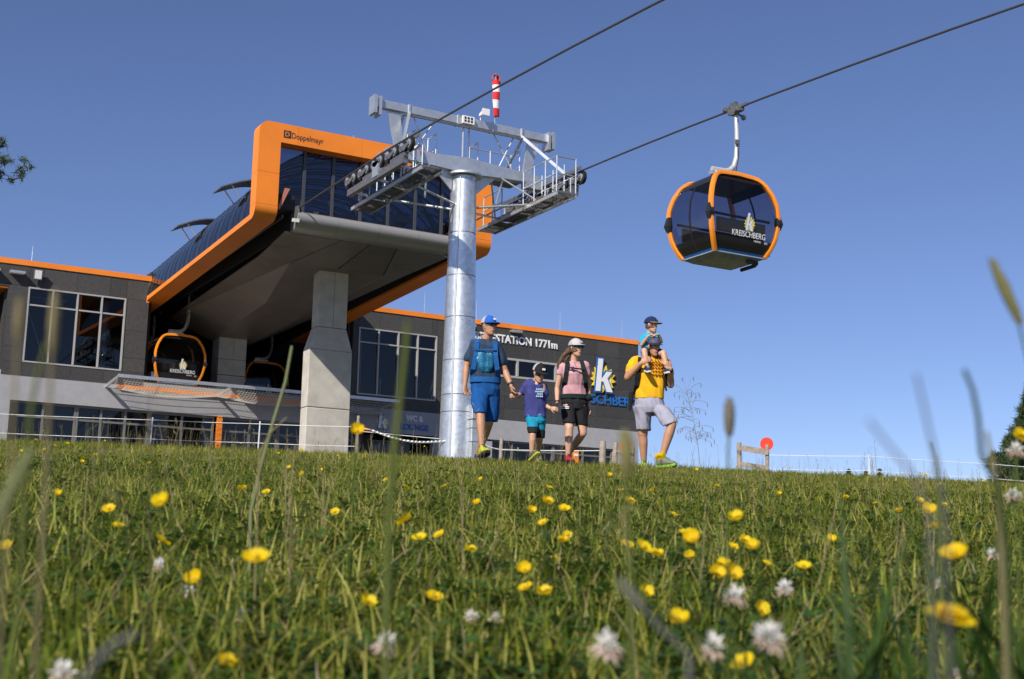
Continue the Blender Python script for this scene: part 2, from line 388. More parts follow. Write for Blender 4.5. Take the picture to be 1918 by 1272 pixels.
# ---- right wing
RW = thing('station_wing', 'dark panelled right wing carrying the white station lettering', 'building', (30, YF+6, 4.3))
w1 = (22.9, 26.8, 8.04, 11.06); w2 = (30.0, 33.3, 9.50, 10.44)
clad_wall(RW, 22.62, 38.1, 7.48, 11.86, [w1, w2])
glazing(RW, *w1, 4, [10.40]); glazing(RW, *w2, 3, [], fw=0.10)
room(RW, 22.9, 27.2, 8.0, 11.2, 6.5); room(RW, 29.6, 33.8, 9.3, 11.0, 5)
MB().tube([(23.55, YF+1.5, 8.0), (23.55, YF+1.5, 11.2)], 0.17, 20).build('round_column', CONCRETE, RW, True)
MB().tube([(24.3, YF+0.6, 8.05), (24.3, YF+0.6, 8.95)], 0.03, 8).build('striped_pole', WHITE, RW)
MB().box(22.55, 38.16, YF-0.07, YF+13, 11.865, 12.08).build('roof_coping', ORANGE, RW)
MB().box(22.50, 22.617, YF+0.30, YF+12, 7.71, 11.85).build('side_wall', PANEL, RW)
MB().box(37.95, 38.098, YF+0.30, YF+12.6, 4.0, 11.85).build('end_wall', PANEL, RW)
MB().box(27.3, 37.94, YF+7, YF+7.2, 4.0, 11.85).build('core_wall', DARK, RW)
for x in (26.45, 33.9, 37.6, 29.2): rod(RW, x, YF+0.7, 12.08, 1.15)
for r in (LW, BASE, RW): with_origin(r)

# ---- lettering and emblem on the right wing, each a sign of its own
s = thing('wall_lettering', 'white BERGSTATION 1771m lettering on the dark right wing', 'sign', (31, YF-0.05, 11.1))
letters('BERGSTATION 1771m', 'lettering', WHITE, s, (28.75, YF-0.05, 11.12), (1, 0, 0), (0, 0, 1), 4.55, 0.40, 0.02, 0.025, s.location)
s = thing('wall_emblem', 'white k emblem with yellow sun rays on the dark right wing', 'sign', (36, YF-0.05, 9.3))
k_logo(s, (35.28, YF-0.05, 9.28), (1, 0, 0), (0, 0, 1), 1.62, 0.14, s.location)
s = thing('wall_lettering', 'blue KREISCHBERG lettering below the k emblem on the right wing', 'sign', (36, YF-0.05, 8.7))
letters('KREISCHBERG', 'lettering', BLUE_SIGN, s, (33.95, YF-0.05, 8.66), (1, 0, 0), (0, 0, 1), 4.1, 0.47, 0.03, 0.02, s.location)
s = thing('entrance_sign', 'WC and LOUNGE lettering with small k emblem over the entrance', 'sign', (25, YF-0.15, 6.6))
letters('WC &', 'lettering', WHITE, s, (25.30, YF-0.155, 7.02), (1, 0, 0), (0, 0, 1), 0.86, 0.27, 0.01, 0.03, s.location)
letters('LOUNGE', 'lettering', BLUE_SIGN, s, (25.02, YF-0.155, 6.62), (1, 0, 0), (0, 0, 1), 1.42, 0.28, 0.01, 0.03, s.location)
k_logo(s, (23.85, YF-0.15, 6.58), (1, 0, 0), (0, 0, 1), 0.72, 0.06, s.location)

# ---- lamps on the fronts
def floodlight(x, z, label):
    t = thing('floodlight', label, 'lamp', (x, YF-0.03, z), 0, 'floodlights on the station front')
    MB().box(-0.03, 0.03, -0.12, 0, -0.03, 0.03).build('bracket', BLACK, t)
    MB().prism([(-0.16, -0.12, -0.20), (-0.16, -0.22, -0.20), (-0.16, -0.28, 0.20), (-0.16, -0.14, 0.20)], (0.32, 0, 0)).build('housing', ZINC_DARK, t)
    MB().prism([(-0.13, -0.2275, -0.165), (-0.13, -0.2325, -0.165), (-0.13, -0.2825, 0.165), (-0.13, -0.2775, 0.165)], (0.26, 0, 0)).build('lens', WHITE, t)
floodlight(9.05, 11.55, 'grey floodlight on the left wing above the office window')
def downlight(x, z, label):
    t = thing('wall_lamp', label, 'lamp', (x, YF-0.03, z), 0, 'slim wall lamps under the roof edge')
    MB().box(-0.28, 0.28, -0.30, -0.02, -0.03, 0.05).build('housing', ZINC, t)
    MB().box(-0.26, 0.26, -0.29, -0.03, -0.05, -0.031).build('diffuser', WHITE, t)
    MB().box(-0.05, 0.05, -0.02, 0.0, -0.05, 0.06).build('bracket', ZINC_DARK, t)
downlight(8.28, 11.55, 'slim wall lamp left of the floodlight on the left wing')
downlight(7.35, 11.55, 'slim wall lamp at the left edge of the picture')
downlight(30.9, 11.72, 'slim wall lamp on the right wing above the lettering')
downlight(28.4, 11.72, 'slim wall lamp on the right wing beside the steel tower')

# ---- cantilevered hall
HALL = thing('station_hall', 'cantilevered lift hall with orange frame and dark barrel glass roof', 'building', (17.84, 48, 4.3))
XC, AE, BE = (XL+XR)/2, (XR-XL)/2, 3.05
def arc(cx, cz, r, a0, a1, n=8): return [(cx+r*math.cos(a0+(a1-a0)*i/n), cz+r*math.sin(a0+(a1-a0)*i/n)) for i in range(n+1)]
T, ZT, ZI, DPT = 0.76, 14.92, 14.26, 0.55
outer = [(XL, 12.05)] + arc(XL+0.35, ZT-0.35, 0.35, PI, PI/2) + arc(XR-0.35, ZT-0.35, 0.35, PI/2, 0) + [(XR, 12.05)]
# front frame: left post, right post and head, split at mitre joints as sheet-metal panels
def fpanel(poly): MB().prism([(p[0], YH, p[1]) for p in poly], (0, DPT, 0)).build('frame_panel', ORANGE, HALL, True)
g = 0.004
fpanel([(XL, 12.06), (XL, 13.16-g), (XL+T, 13.16-g), (XL+T, 12.06)])
fpanel([(XL, 13.16+g)] + arc(XL+0.35, ZT-0.35, 0.35, PI, PI/2) + [(XL+T+0.6, ZT), (XL+T+0.6, ZI), (XL+T, ZI), (XL+T, 13.16+g)])
xa = XL+T+0.6+2*g
while xa < XR-T-0.7:
    xb = min(xa+2.3, XR-T-0.6)
    if XR-T-0.6-xb < 0.8: xb = XR-T-0.6
    fpanel([(xa, ZT), (xb-2*g, ZT), (xb-2*g, ZI), (xa, ZI)]); xa = xb
fpanel([(XR, 13.16+g)] + [(XL+XR-p[0], p[1]) for p in arc(XL+0.35, ZT-0.35, 0.35, PI, PI/2)] + [(XR-T-0.6, ZT), (XR-T-0.6, ZI), (XR-T, ZI), (XR-T, 13.16+g)])
fpanel([(XR, 12.06), (XR, 13.16-g), (XR-T, 13.16-g), (XR-T, 12.06)])
# ribbons: from the foot of the front frame round the corner and back along the hall's lower edges
def ribbon(x0):
    prof = [(YH, 12.052), (YH, 12.0)] + [(YH+0.42-0.42*math.cos(a), 12.0-0.42*math.sin(a)) for a in [PI/2*i/8 for i in range(1, 9)]]
    prof += [(YH+3.6, hz(YH+3.6)-0.17)]
    back = [(YH+3.6, hz(YH+3.6)), (YH+DPT, hz(YH+DPT)+0.02), (YH+DPT, 12.052)]
    MB().prism([(x0, p[0], p[1]) for p in prof+back], (T, 0, 0)).build('ribbon', ORANGE, HALL, True)
    y = YH+3.6
    while y < 56:
        y2 = y+3.6
        MB().prism([(x0, y+0.012, hz(y)), (x0, y+0.012, hz(y)-0.17), (x0, y2, hz(y2)-0.17), (x0, y2, hz(y2))], (T, 0, 0)).build('ribbon', ORANGE, HALL)
        y = y2
ribbon(XL); ribbon(XR-T)
# barrel roof of dark glass strips
def ell(t, Y, g=0.0): return V((XC-(AE-0.02+g)*math.cos(t), Y, hz(Y)+0.01+(BE+g)*math.sin(t)))
NS = 24; y0 = YH+DPT; dy = (YF+2.5-y0)/NS
for i in range(NS):
    ya, yb = y0+i*dy+0.02, y0+(i+1)*dy-0.02; b = MB(); n = 28; vs = []; fs = []
    for k in range(n+1):
        t = PI*k/n; vs += [ell(t, ya), ell(t, yb), ell(t, yb, -0.03), ell(t, ya, -0.03)]
    for k in range(n):
        for q in range(4): fs.append((4*k+q, 4*k+(q+1) % 4, 4*k+4+(q+1) % 4, 4*k+4+q))
    b.add(vs, fs); b.build('roof_glass', GLASS_HULL, HALL, True)
STEEL_IN = mat('painted_steel_grey', (0.20, 0.21, 0.23), 0.5, 0.3)
for i in range(0, NS+1, 2):
    Y = y0+i*dy; MB().tube([ell(PI*k/24, Y, -0.10) for k in range(25)], 0.05, 6).build('roof_rib', STEEL_IN, HALL, True)
sm = MB()
for i in range(NS+1):
    Y = y0+i*dy
    vs = []; fs = []; n = 28
    for k in range(n+1):
        t = PI*k/n; vs += [ell(t, Y-0.02, 0.008), ell(t, Y+0.02, 0.008), ell(t, Y+0.02, -0.04), ell(t, Y-0.02, -0.04)]
    for k in range(n):
        for q in range(4): fs.append((4*k+q, 4*k+(q+1) % 4, 4*k+4+(q+1) % 4, 4*k+4+q))
    sm.add(vs, fs)
sm.build('roof_seam', BLACK, HALL)
for t in (0.55, 1.1, PI/2, PI-1.1, PI-0.55):
    MB().tube([ell(t, y0+0.1, -0.12), ell(t, YF+2, -0.12)], 0.045, 6).build('purlin', STEEL_IN, HALL)
# crossed trusses inside the right flank
for i in range(0, NS-3, 4):
    for a, b_ in ((0, 4), (4, 0)):
        MB().tube([ell(PI-0.15, y0+(i+a)*dy, -0.2), ell(PI-1.3, y0+(i+b_)*dy, -0.2)], 0.06, 6).build('truss_diagonal', STEEL_IN, HALL)
# raised roof vents
for Yv, lab in ((45.2, 0), (50.6, 1)):
    f = MB(); vs = []; fs = []; n = 10
    for k in range(n+1):
        q = k/n; X = XC-4.35+1.5*q; Z = hz(Yv)+2.08+0.50*math.sin(q*1.5)
        for yy, zz in ((Yv-0.5, 0), (Yv+0.5, 0), (Yv+0.5, -0.05), (Yv-0.5, -0.05)): vs.append((X, yy, Z+zz))
    for k in range(n):
        for c in range(4): fs.append((4*k+c, 4*k+(c+1) % 4, 4*k+4+(c+1) % 4, 4*k+4+c))
    fs += [(3, 2, 1, 0), (4*n, 4*n+1, 4*n+2, 4*n+3)]
    f.add(vs, fs); vt = f.build('roof_vent', ZINC_DARK, HALL, True)
    for yy in (Yv-0.4, Yv+0.4):
        MB().tube([(XC-4.0, yy, hz(Yv)+2.3), ell(0.62, yy)], 0.025, 6).build('vent_strut', ZINC, vt)
# front glazing, floor, lip, soffit
GX0, GX1, GZ0 = XL+T, XR-T, 12.08
fr = MB(); nx = 7; w = (GX1-GX0)/nx; yg = YH+0.50
for i in range(1, nx): fr.box(GX0+i*w-0.05, GX0+i*w+0.05, yg-0.06, yg+0.10, GZ0, ZI)
fr.box(GX0+0.75, GX1-0.75, yg-0.05, yg+0.1, GZ0-0.03, GZ0+0.05)
ff = fr.build('front_mullions', mat('dark_mullion', (0.07, 0.075, 0.085), 0.45, 0.3), HALL)
for i in range(nx):
    z0 = 12.62 if i in (0, nx-1) else GZ0+0.05
    MB().box(GX0+i*w+0.052, GX0+(i+1)*w-0.052, yg, yg+0.02, z0, ZI-0.002).build('pane', GLASS_HULL, ff)
MB().box(14.95, 20.73, 41.32, YF+12, 11.93, 12.04).build('hall_floor', mat('steel_deck', (0.10, 0.10, 0.105), 0.6, 0.3), HALL)
lip = [(40.84, 12.07), (40.66, 11.98), (40.60, 11.86), (40.62, 11.72), (40.74, 11.58), (40.95, 11.47), (41.2, 11.43), (41.29, 11.43), (41.29, 12.07)]
xa = 14.93
for xb in (16.4, 17.9, 19.4, 20.75):
    MB().prism([(xa+0.004, p[0], p[1]) for p in lip], (xb-xa-0.008, 0, 0)).build('lip_panel', LIPM, HALL, True); xa = xb
A1, A2 = V((14.72, 41.31, 11.42)), V((20.96, 41.31, 11.42))
Cc, Dd, Ee = V((15.01, 44.76, 11.30)), V((16.08, 44.29, 11.15)), V((16.9, 49.15, 10.6))
Ff, Pp = V((15.2, 56.75, 11.05)), V((17.0, 56.5, 10.2))
Dr, Er, Pr = V((19.75, 44.29, 11.15)), V((19.0, 49.15, 10.6)), V((18.8, 56.5, 10.2))
Cr, Fr = V((20.70, 44.76, 11.30)), V((20.5, 56.75, 11.05))
def soff(ps): 
    b = MB(); n = len(ps); b.add(list(ps)+[p+V((0, 0, 0.04)) for p in ps], [tuple(range(n)), tuple(range(2*n-1, n-1, -1))]+[(k, (k+1) % n, n+(k+1) % n, n+k) for k in range(n)])
    b.build('soffit_panel', SOFFIT, HALL)
def lerp(a, b, t): return a+(b-a)*t
nxs = 4
for i in range(nxs):
    for j in range(2):
        rear = lambda u: lerp(Cc, Dd, u*3) if u < 1/3 else (lerp(Dd, Dr, (u-1/3)*3) if u < 2/3 else lerp(Dr, Cr, (u-2/3)*3))
        q = lambda u, v: lerp(lerp(A1, A2, u), rear(u), v)
        us = [0, 1/3, 0.5, 2/3, 1]; e = 0.003
        soff([q(us[i]+e, j/2+e), q(us[i+1]-e, j/2+e), q(us[i+1]-e, (j+1)/2-e), q(us[i]+e, (j+1)/2-e)])
soff([Cc, Dd, Ff]); soff([Dd, Ee, Pp, Ff]); soff([Cr, Fr, Dr]); soff([Dr, Fr, Pr, Er])
M1, M2 = lerp(Dd, Dr, 0.5), lerp(Ee, Er, 0.5)
M3 = lerp(Pp, Pr, 0.5)
soff([Dd, M1, M2, Ee]); soff([M1, Dr, Er, M2]); soff([Ee, M2, M3, Pp]); soff([M2, Er, Pr, M3])
# dark rope troughs either side of the soffit, with track rails
for x0, x1, xi in ((XL+T+0.004, 14.92, 14.92), (20.76, XR-T-0.004, 20.76)):
    MB().box(x0, x1, YH+0.7, YF+12, 12.55, 12.62).build('trough_cover', DARK, HALL)
    sgn = 1 if xi < 17 else -1
    xo = x0+0.002 if xi < 17 else x1-0.042
    MB().prism([(xo, y_, z_) for y_, z_ in ((YH+0.7, hz(YH+0.7)-0.08), (YF+12, hz(YF+12)-0.08), (YF+12, 12.54), (YH+0.7, 12.54))], (0.04, 0, 0)).build('trough_side', DARK, HALL)
    MB().box(min(xi, xi+0.05*sgn), max(xi, xi+0.05*sgn), 41.32, YF+12, 11.45, 12.54).build('trough_side', DARK, HALL)
    for xr in (x0+0.25, x0+0.5): MB().bar((xr, YH+0.9, 12.0), (xr, YF+10, 11.55), 0.07, 0.12).build('track_rail', ZINC_DARK, HALL)
# rope entry: guide wheel, guard plates and dark drive box
MB().box(14.2, 14.9, YH+0.35, YH+1.3, 12.1, 12.6).build('entry_housing', BLACK, HALL)
MB().disc((14.95, YH+0.35, 12.02), (1, 0, 0), 0.24, 0.08, 22).build('guide_wheel', ZINC_DARK, HALL, True)
MB().prism([(14.22, YH+0.1, 12.0), (14.30, YH+0.1, 12.0), (14.62, YH+0.12, 12.75), (14.45, YH+0.12, 12.75)], (0, 0.04, 0)).build('guard_plate', mat('faded_red_plate', (0.45, 0.16, 0.10), 0.6), HALL)
MB().bar((14.78, YH+0.2, 11.72), (14.98, YH+0.02, 11.68), 0.05, 0.12).build('bracket', ZINC_DARK, HALL)
MB().box(22.30, 22.44, YF+0.31, YF+12, 7.71, 12.4).build('inner_side_wall', DARK, HALL)
MB().box(13.62, 13.70, YF+0.31, YF+12, 7.71, 12.4).build('inner_side_wall', DARK, HALL)
# machinery and railings on the hall floor
for i in range(9):
    x = 15.2+i*0.65
    MB().tube([(x, 42.2, 12.04), (x, 42.2, 13.05)], 0.022, 6).build('rail_post', ZINC, HALL)
for z in (12.55, 13.05): MB().tube([(15.2, 42.2, z), (20.4, 42.2, z)], 0.02, 6).build('handrail', ZINC, HALL)
for x in (15.6, 20.0):
    MB().box(x-0.25, x+0.25, 43.2, 52, 13.0, 13.35).build('tyre_conveyor_beam', ZINC_DARK, HALL)
    for k in range(9): MB().disc((x, 43.6+k*0.9, 12.85), (1, 0, 0), 0.24, 0.16, 16).build('conveyor_tyre', BLACK, HALL, True)
MB().box(16.6, 19.1, 45, 50, 12.05, 13.2).build('drive_machine', mat('machine_grey', (0.12, 0.12, 0.13), 0.5), HALL)
MB().box(17.0, 18.6, 43.5, 44.2, 12.05, 13.0).build('control_cabinet', mat('cabinet_dark_red', (0.18, 0.03, 0.03), 0.5), HALL)
MB().box(13.65, 22.45, YF+11.8, YF+12, 7.7, 14.3).build('rear_wall', DARK, HALL)
MB().tube([(17.9, 43.3, 14.95), (17.9, 43.3, 16.0)], [0.014, 0.006], 6).build('lightning_rod', ZINC, HALL)
# maker's mark on the frame
MB().box(14.26, 14.52, YH-0.006, YH-0.001, 14.44, 14.70).build('maker_mark', INK, HALL)
letters('D', 'maker_letter', ORANGE, HALL, (14.315, YH-0.010, 14.49), (1, 0, 0), (0, 0, 1), 0.15, 0.16, 0.002, 0.01)
letters('Doppelmayr', 'maker_name', INK, HALL, (14.55, YH-0.006, 14.40), (1, 0, 0), (0, 0, 1), 1.12, 0.26, 0.002, 0.0)
with_origin(HALL)
# ---- concrete pillars under the hall
def pillar(label, X, Y, zb, zs1, zs2, zt, w0, w1, d, seam):
    t = thing('concrete_pillar', label, 'pillar', (X, Y, zb), 0, 'concrete pillars under the lift hall')
    a, c = w0/2, w1/2
    def seg(z0, z1, p, q): 
        b = MB((X, Y, zb))
        r0 = [(X-p, Y-d/2, z0), (X+p, Y-d/2, z0), (X+p, Y+d/2, z0), (X-p, Y+d/2, z0)]; r1 = [(X-q, Y-d/2, z1), (X+q, Y-d/2, z1), (X+q, Y+d/2, z1), (X-q, Y+d/2, z1)]
        b.loft([r0, r1]); o = b.build('shaft_pour', CONCRETE, t)
        mo = o.modifiers.new('edge', 'BEVEL'); mo.width = 0.03; mo.segments = 2
    seg(zb, seam-0.008, a, a); seg(seam+0.008, zs1, a, a)
    if zs2 > zs1: seg(zs1+0.001, zs2-0.006, a, c)
    seg(zs2+0.006, zt, c, c)
    if w1 > 1: 
        b = MB((X, Y, zb)); b.box(X+0.02, X+0.034, Y-d/2-0.002, Y-d/2+0.01, zs2+0.01, zt-0.01); b.build('formwork_joint', mat('joint_dark', (0.12, 0.11, 0.10), 0.9), t)
pillar('tall tapering concrete pillar with flared foot, nearest under the hall', 17.93, 44.95, 4.1, 8.18, 9.02, 11.24, 1.68, 1.14, 0.62, 6.05)
pillar('shorter square concrete pillar between the parked cabins', 17.75, 56.1, 7.70, 9.3, 9.3, 10.3, 1.25, 1.25, 1.0, 8.6)
# ------------------------------------------------------------------ safety net in front of the platform
NET = thing('safety_net', 'sagging safety net on a grey steel frame below the cabin platform', 'net', (18, 52.8, 7.4))
NX0, NX1, NYO, NYI = 12.03, 24.0, 51.68, YF-0.07
MB().box(NX0-0.05, NX1, NYO-0.10, NYO, 7.50, 7.63).build('outer_beam', ZINC, NET)
for x in (12.03, 16.6, 20.4, 23.9):
    MB().bar((x, NYO, 7.55), (x, NYI+0.06, 7.40), 0.07, 0.12).build('strut', ZINC, NET)
def netp(u, v):
    x = NX0+u*(NX1-NX0); y = NYO-0.03+v*(NYI-NYO+0.02)
    bay = abs(math.sin((x-12.03)/4.4*PI))
    return V((x, y, 7.52-0.13*v-0.40*math.sin(v*PI)*(0.45+0.55*bay)))
nb = MB(); NU, NV = 96, 16
for i in range(NU+1):
    for j in range(NV):
        p, q = netp(i/NU, j/NV), netp(i/NU, (j+1)/NV); nb.bar(p, q, 0.013)
for j in range(NV+1):
    for i in range(NU):
        p, q = netp(i/NU, j/NV), netp((i+1)/NU, j/NV); nb.bar(p, q, 0.013)
tag(nb.build('netting', mat('net_cord', (0.55, 0.52, 0.47), 0.8), NET, recalc=False), kind='stuff')
with_origin(NET)

# ------------------------------------------------------------------ gondola cabins
CR = [(0.10, .86, .70), (0.16, .90, .73), (0.32, 1.00, .81), (0.55, 1.10, .885), (0.95, 1.185, .95), (1.35, 1.16, .935), (1.65, 1.06, .87), (1.9, .90, .77), (2.08, .70, .66)]
def cab_wl(z):
    for a, b in zip(CR, CR[1:]):
        if a[0] <= z <= b[0]:
            t = (z-a[0])/(b[0]-a[0]); return a[1]+(b[1]-a[1])*t, a[2]+(b[2]-a[2])*t
    return CR[-1][1:] if z > CR[-1][0] else CR[0][1:]
CAB_SKIRT = mat('cabin_skirt_black', (0.012, 0.012, 0.013), 0.25)
CAB_ORANGE = mat('cabin_orange_lacquer', (0.86, 0.27, 0.02), 0.22, coat=0.5)
CAB_BLUE = mat('cabin_blue_trim', (0.01, 0.09, 0.30), 0.35)
CAB_BASE = mat('cabin_floor_steel', (0.30, 0.31, 0.33), 0.42, 0.6, noise_scale=4, noise_amt=0.25)
SEAT = mat('cabin_seat_grey', (0.03, 0.032, 0.038), 0.6)
def side_sheet(b, side, z0, z1, inset, n=8, th=0.012, off=0.0, x0=None, x1=None):
    """curved sheet on one side of the cabin between two heights"""
    outer, inner = [], []
    for k in range(n+1):
        z = z0+(z1-z0)*k/n; w, l = cab_wl(z)
        for lst, o in ((outer, off), (inner, off-th)):
            if side in 'fb':
                sg = -1 if side == 'f' else 1; a = -w+inset if x0 is None else x0*w; c = w-inset if x1 is None else x1*w
                lst.append((V((a, sg*(l+o), z)), V((c, sg*(l+o), z))))
            else:
                sg = -1 if side == 'l' else 1; a = -l+inset if x0 is None else x0*l; c = l-inset if x1 is None else x1*l
                lst.append((V((sg*(w+o), a, z)), V((sg*(w+o), c, z))))
    rings = [[outer[k][0], outer[k][1], inner[k][1], inner[k][0]] for k in range(n+1)]
    b.loft(rings)
def build_cabin(name, label, loc, rz, rack, number, arm=True):
    t = thing(name, label, 'gondola', loc, rz, 'orange and black gondola cabins of the lift'); t.scale = (0.89, 0.89, 1.0)
    MB().loft([[(-.66, -.50, -0.02), (.66, -.50, -0.02), (.66, .50, -0.02), (-.66, .50, -0.02)], [(-.84, -.68, 0.07), (.84, -.68, 0.07), (.84, .68, 0.07), (-.84, .68, 0.07)]]).build('floor_pan', CAB_BASE, t)
    MB().box(-.88, .88, -.72, .72, 0.072, 0.098).build('floor_rim', ZINC, t)
    MB().loft([[(-w, -l, z), (w, -l, z), (w, l, z), (-w, l, z)] for z, w, l in ((0.10, .865, .705), (0.158, .90, .735))]).build('trim_band', CAB_BLUE, t)
    for sd in 'fblr':
        b = MB(); side_sheet(b, sd, 0.162, 0.46, 0.03, 5); b.build('skirt', CAB_SKIRT, t)
        b = MB(); side_sheet(b, sd, 0.465, 1.93, 0.045, 12); b.build('window_pane', GLASS_CAB, t, True)
    for sd in 'lr':        # door leaves: dark seams and frames
        b = MB()
        for a in (-0.02,): side_sheet(b, sd, 0.2, 1.9, 0, 10, 0.03, 0.006, a, a+0.045)
        b.build('door_seam', BLACK, t)
        b = MB(); side_sheet(b, sd, 1.80, 1.94, 0.05, 3, 0.03, 0.008); b.build('door_header', BLACK, t)
    for sy in (-1, 1):     # orange hoops round the two end windows
        path = []
        for z in [0.10+0.1*i for i in range(19)]:
            w, l = cab_wl(z); path.append(V((-w, sy*l, z)))
        w, l = cab_wl(2.0); path += [V((-.80, sy*.715, 2.0)), V((-.68, sy*.675, 2.07)), V((-.5, sy*.66, 2.10)), V((0, sy*.655, 2.125))]
        path += [V((-p.x, p.y, p.z)) for p in reversed(path[:-1])]
        b = MB()
        rings = []
        for i, p in enumerate(path):
            d = (path[min(i+1, len(path)-1)]-path[max(i-1, 0)]).normalized(); ny = V((0, 1, 0)); nn = d.cross(ny).normalized()
            ny = nn.cross(d)
            c = [p+nn*.052+ny*.05, p+nn*.052-ny*.05, p+nn*.02-ny*.065, p-nn*.045-ny*.06, p-nn*.045+ny*.06, p+nn*.02+ny*.065]
            rings.append(c)
        b.loft(rings); hp = b.build('hoop', CAB_ORANGE, t, True)
        for sx in (-1, 1):
            w, l = cab_wl(0.98); b = MB()
            b.loft([[(sx*(w+q*0.6), sy*(l+q), z) for q, z in ((.02, zc-h), (.075, zc-h*.5), (.075, zc+h*.5), (.02, zc+h))] for zc, h in ((0.95, .13), (0.98, .15))] if False else
                   [[(sx*(w-.05), sy*(l+.03), 0.80), (sx*(w+.055), sy*(l+.03), 0.80), (sx*(w+.055), sy*(l-.09), 0.80), (sx*(w-.05), sy*(l-.09), 0.80)],
                    [(sx*(w-.06), sy*(l+.085), 0.95), (sx*(w+.10), sy*(l+.085), 0.95), (sx*(w+.10), sy*(l-.11), 0.95), (sx*(w-.06), sy*(l-.11), 0.95)],
                    [(sx*(w-.05), sy*(l+.03), 1.18), (sx*(w+.04), sy*(l+.03), 1.18), (sx*(w+.04), sy*(l-.09), 1.18), (sx*(w-.05), sy*(l-.09), 1.18)]])
            b.build('bumper_pad', BLACK, hp)
    MB().loft([[(-w, -l, z), (w, -l, z), (w, l, z), (-w, l, z)] for z, w, l in ((1.935, .87, .745), (2.08, .66, .62), (2.16, .45, .45))]).build('roof', CAB_SKIRT, t)
    for sy in (-1, 1):
        b = MB(); b.box(-.86, .86, min(sy*.34, sy*.74), max(sy*.34, sy*.74), 0.42, 0.50); se = b.build('bench', SEAT, t)
        for k in range(5):
            x = -.68+k*.34
            MB().box(x-.155, x+.155, min(sy*.36, sy*.72), max(sy*.36, sy*.72), 0.502, 0.56).build('seat_pad', SEAT, se)
            MB().box(x-.155, x+.155, min(sy*.74, sy*.80), max(sy*.74, sy*.80), 0.58, 0.92).build('seat_back', SEAT, se)
        MB().tube([(-.98, sy*.80, 1.0), (.98, sy*.80, 1.0)], 0.035, 8).build('back_rail', BLACK, t)
    MB().box(-.8, .8, -.6, .6, 0.101, 0.13).build('floor', BLACK, t)
    # ski rack
    b = MB(); x = rack*1.02
    b.box(min(x, x+rack*.16), max(x, x+rack*.16), -.55, .35, 0.20, 0.23).box(min(x+rack*.14, x+rack*.17), max(x+rack*.14, x+rack*.17), -.55, .35, 0.23, 0.50).box(min(x, x+rack*.17), max(x, x+rack*.17), -.57, -.55, 0.20, 0.50)
    b.build('ski_rack', mat('rack_aluminium', (0.6, 0.62, 0.63), 0.4, 0.5), t)
    MB().tube([(.35, -.60, -.03), (.70, -.58, -.03), (.86, -.3, -.02), (.88, .3, -.02)], 0.05, 8).build('bumper_bar', BLACK, t, True)
    # markings on the camera-side window
    up = V((0, -0.075, 0.40)).normalized(); w, l = cab_wl(0.55)
    def on(x, z): ww, ll = cab_wl(0.55); return V((x, -(ll+0.014)-(z-0.55)*0.1875, z))
    letters('KREISCHBERG', 'brand_lettering', WHITE, t, on(-.42, 0.50), (1, 0, 0), up, 1.16, 0.145, 0.002, 0.003)
    letters('MURAU', 'small_lettering', WHITE, t, on(0.36, 0.41), (1, 0, 0), up, 0.24, 0.05, 0.001, 0.0)
    letters(number, 'cabin_number', WHITE, t, on(0.72, 0.40), (1, 0, 0), up, 0.11, 0.05, 0.001, 0.0)
    k_logo(t, on(-0.02, 0.66), (1, 0, 0), up, 0.43, 0.012)
    if arm:
        MB().box(-.42, .34, -.09, .09, 2.22, 2.32).box(-.30, -.18, -.12, .12, 2.10, 2.34).box(.10, .22, -.12, .12, 2.10, 2.34).build('roof_mount', ZINC, t)
        MB().tube([(-.38, 0, 2.37), (.08, 0, 2.37), (.26, 0, 2.42), (.41, 0, 2.55), (.50, 0, 2.78), (.535, 0, 3.1), (.53, 0, 3.5), (.50, 0, 4.02)], [.07, .08, .08, .08, .08, .078, .07, .06], 10).build('hanger_arm', mat('hanger_grey', (0.58, 0.58, 0.57), 0.4, 0.4), t, True)
        MB().tube([(.30, -.09, 2.15), (.38, -.11, 2.36), (.48, -.11, 2.75), (.46, -.10, 3.2)], 0.014, 6).build('cable', BLACK, t)
        MB().box(.40, .52, -.12, -.06, 3.12, 3.24).build('cable_clip', ZINC_DARK, t)
        gb = MB(); gb.box(.42, .58, -.28, .28, 3.98, 4.12).box(.38, .50, -.12, .12, 3.92, 4.24).bar((.5, -.5, 4.095), (.5, .28, 4.12), .09, .07)
        gb.tube([(.5, .2, 4.16), (.5, .5, 4.18)], .085, 12); gp = gb.build('grip', ZINC_DARK, t)
        MB().disc((.80, .02, 3.92), (0, 1, 0), .075, .06, 14).tube([(.52, .02, 4.0), (.80, .02, 3.92)], .03, 6).build('guide_roller', ZINC_DARK, gp, True)
        MB().disc((.36, -.2, 3.92), (0, 1, 0), .06, .05, 14).build('guide_roller', BLACK, gp, True)
    return t
build_cabin('gondola_cabin', 'orange framed gondola cabin hanging from the rope in the open sky', (20.30, 25.05, 7.85), 0, 1, '050')
build_cabin('gondola_cabin', 'gondola cabin standing at the platform left of the concrete pillars', (14.95, 54.6, 7.72), 0, -1, '012')
build_cabin('gondola_cabin', 'gondola cabin in shade just right of the square rear pillar', (20.45, 59.6, 7.78), 0, -1, '027')
build_cabin('gondola_cabin', 'dim gondola cabin half hidden behind the office window', (14.7, 59.2, 7.78), 0, -1, '031')

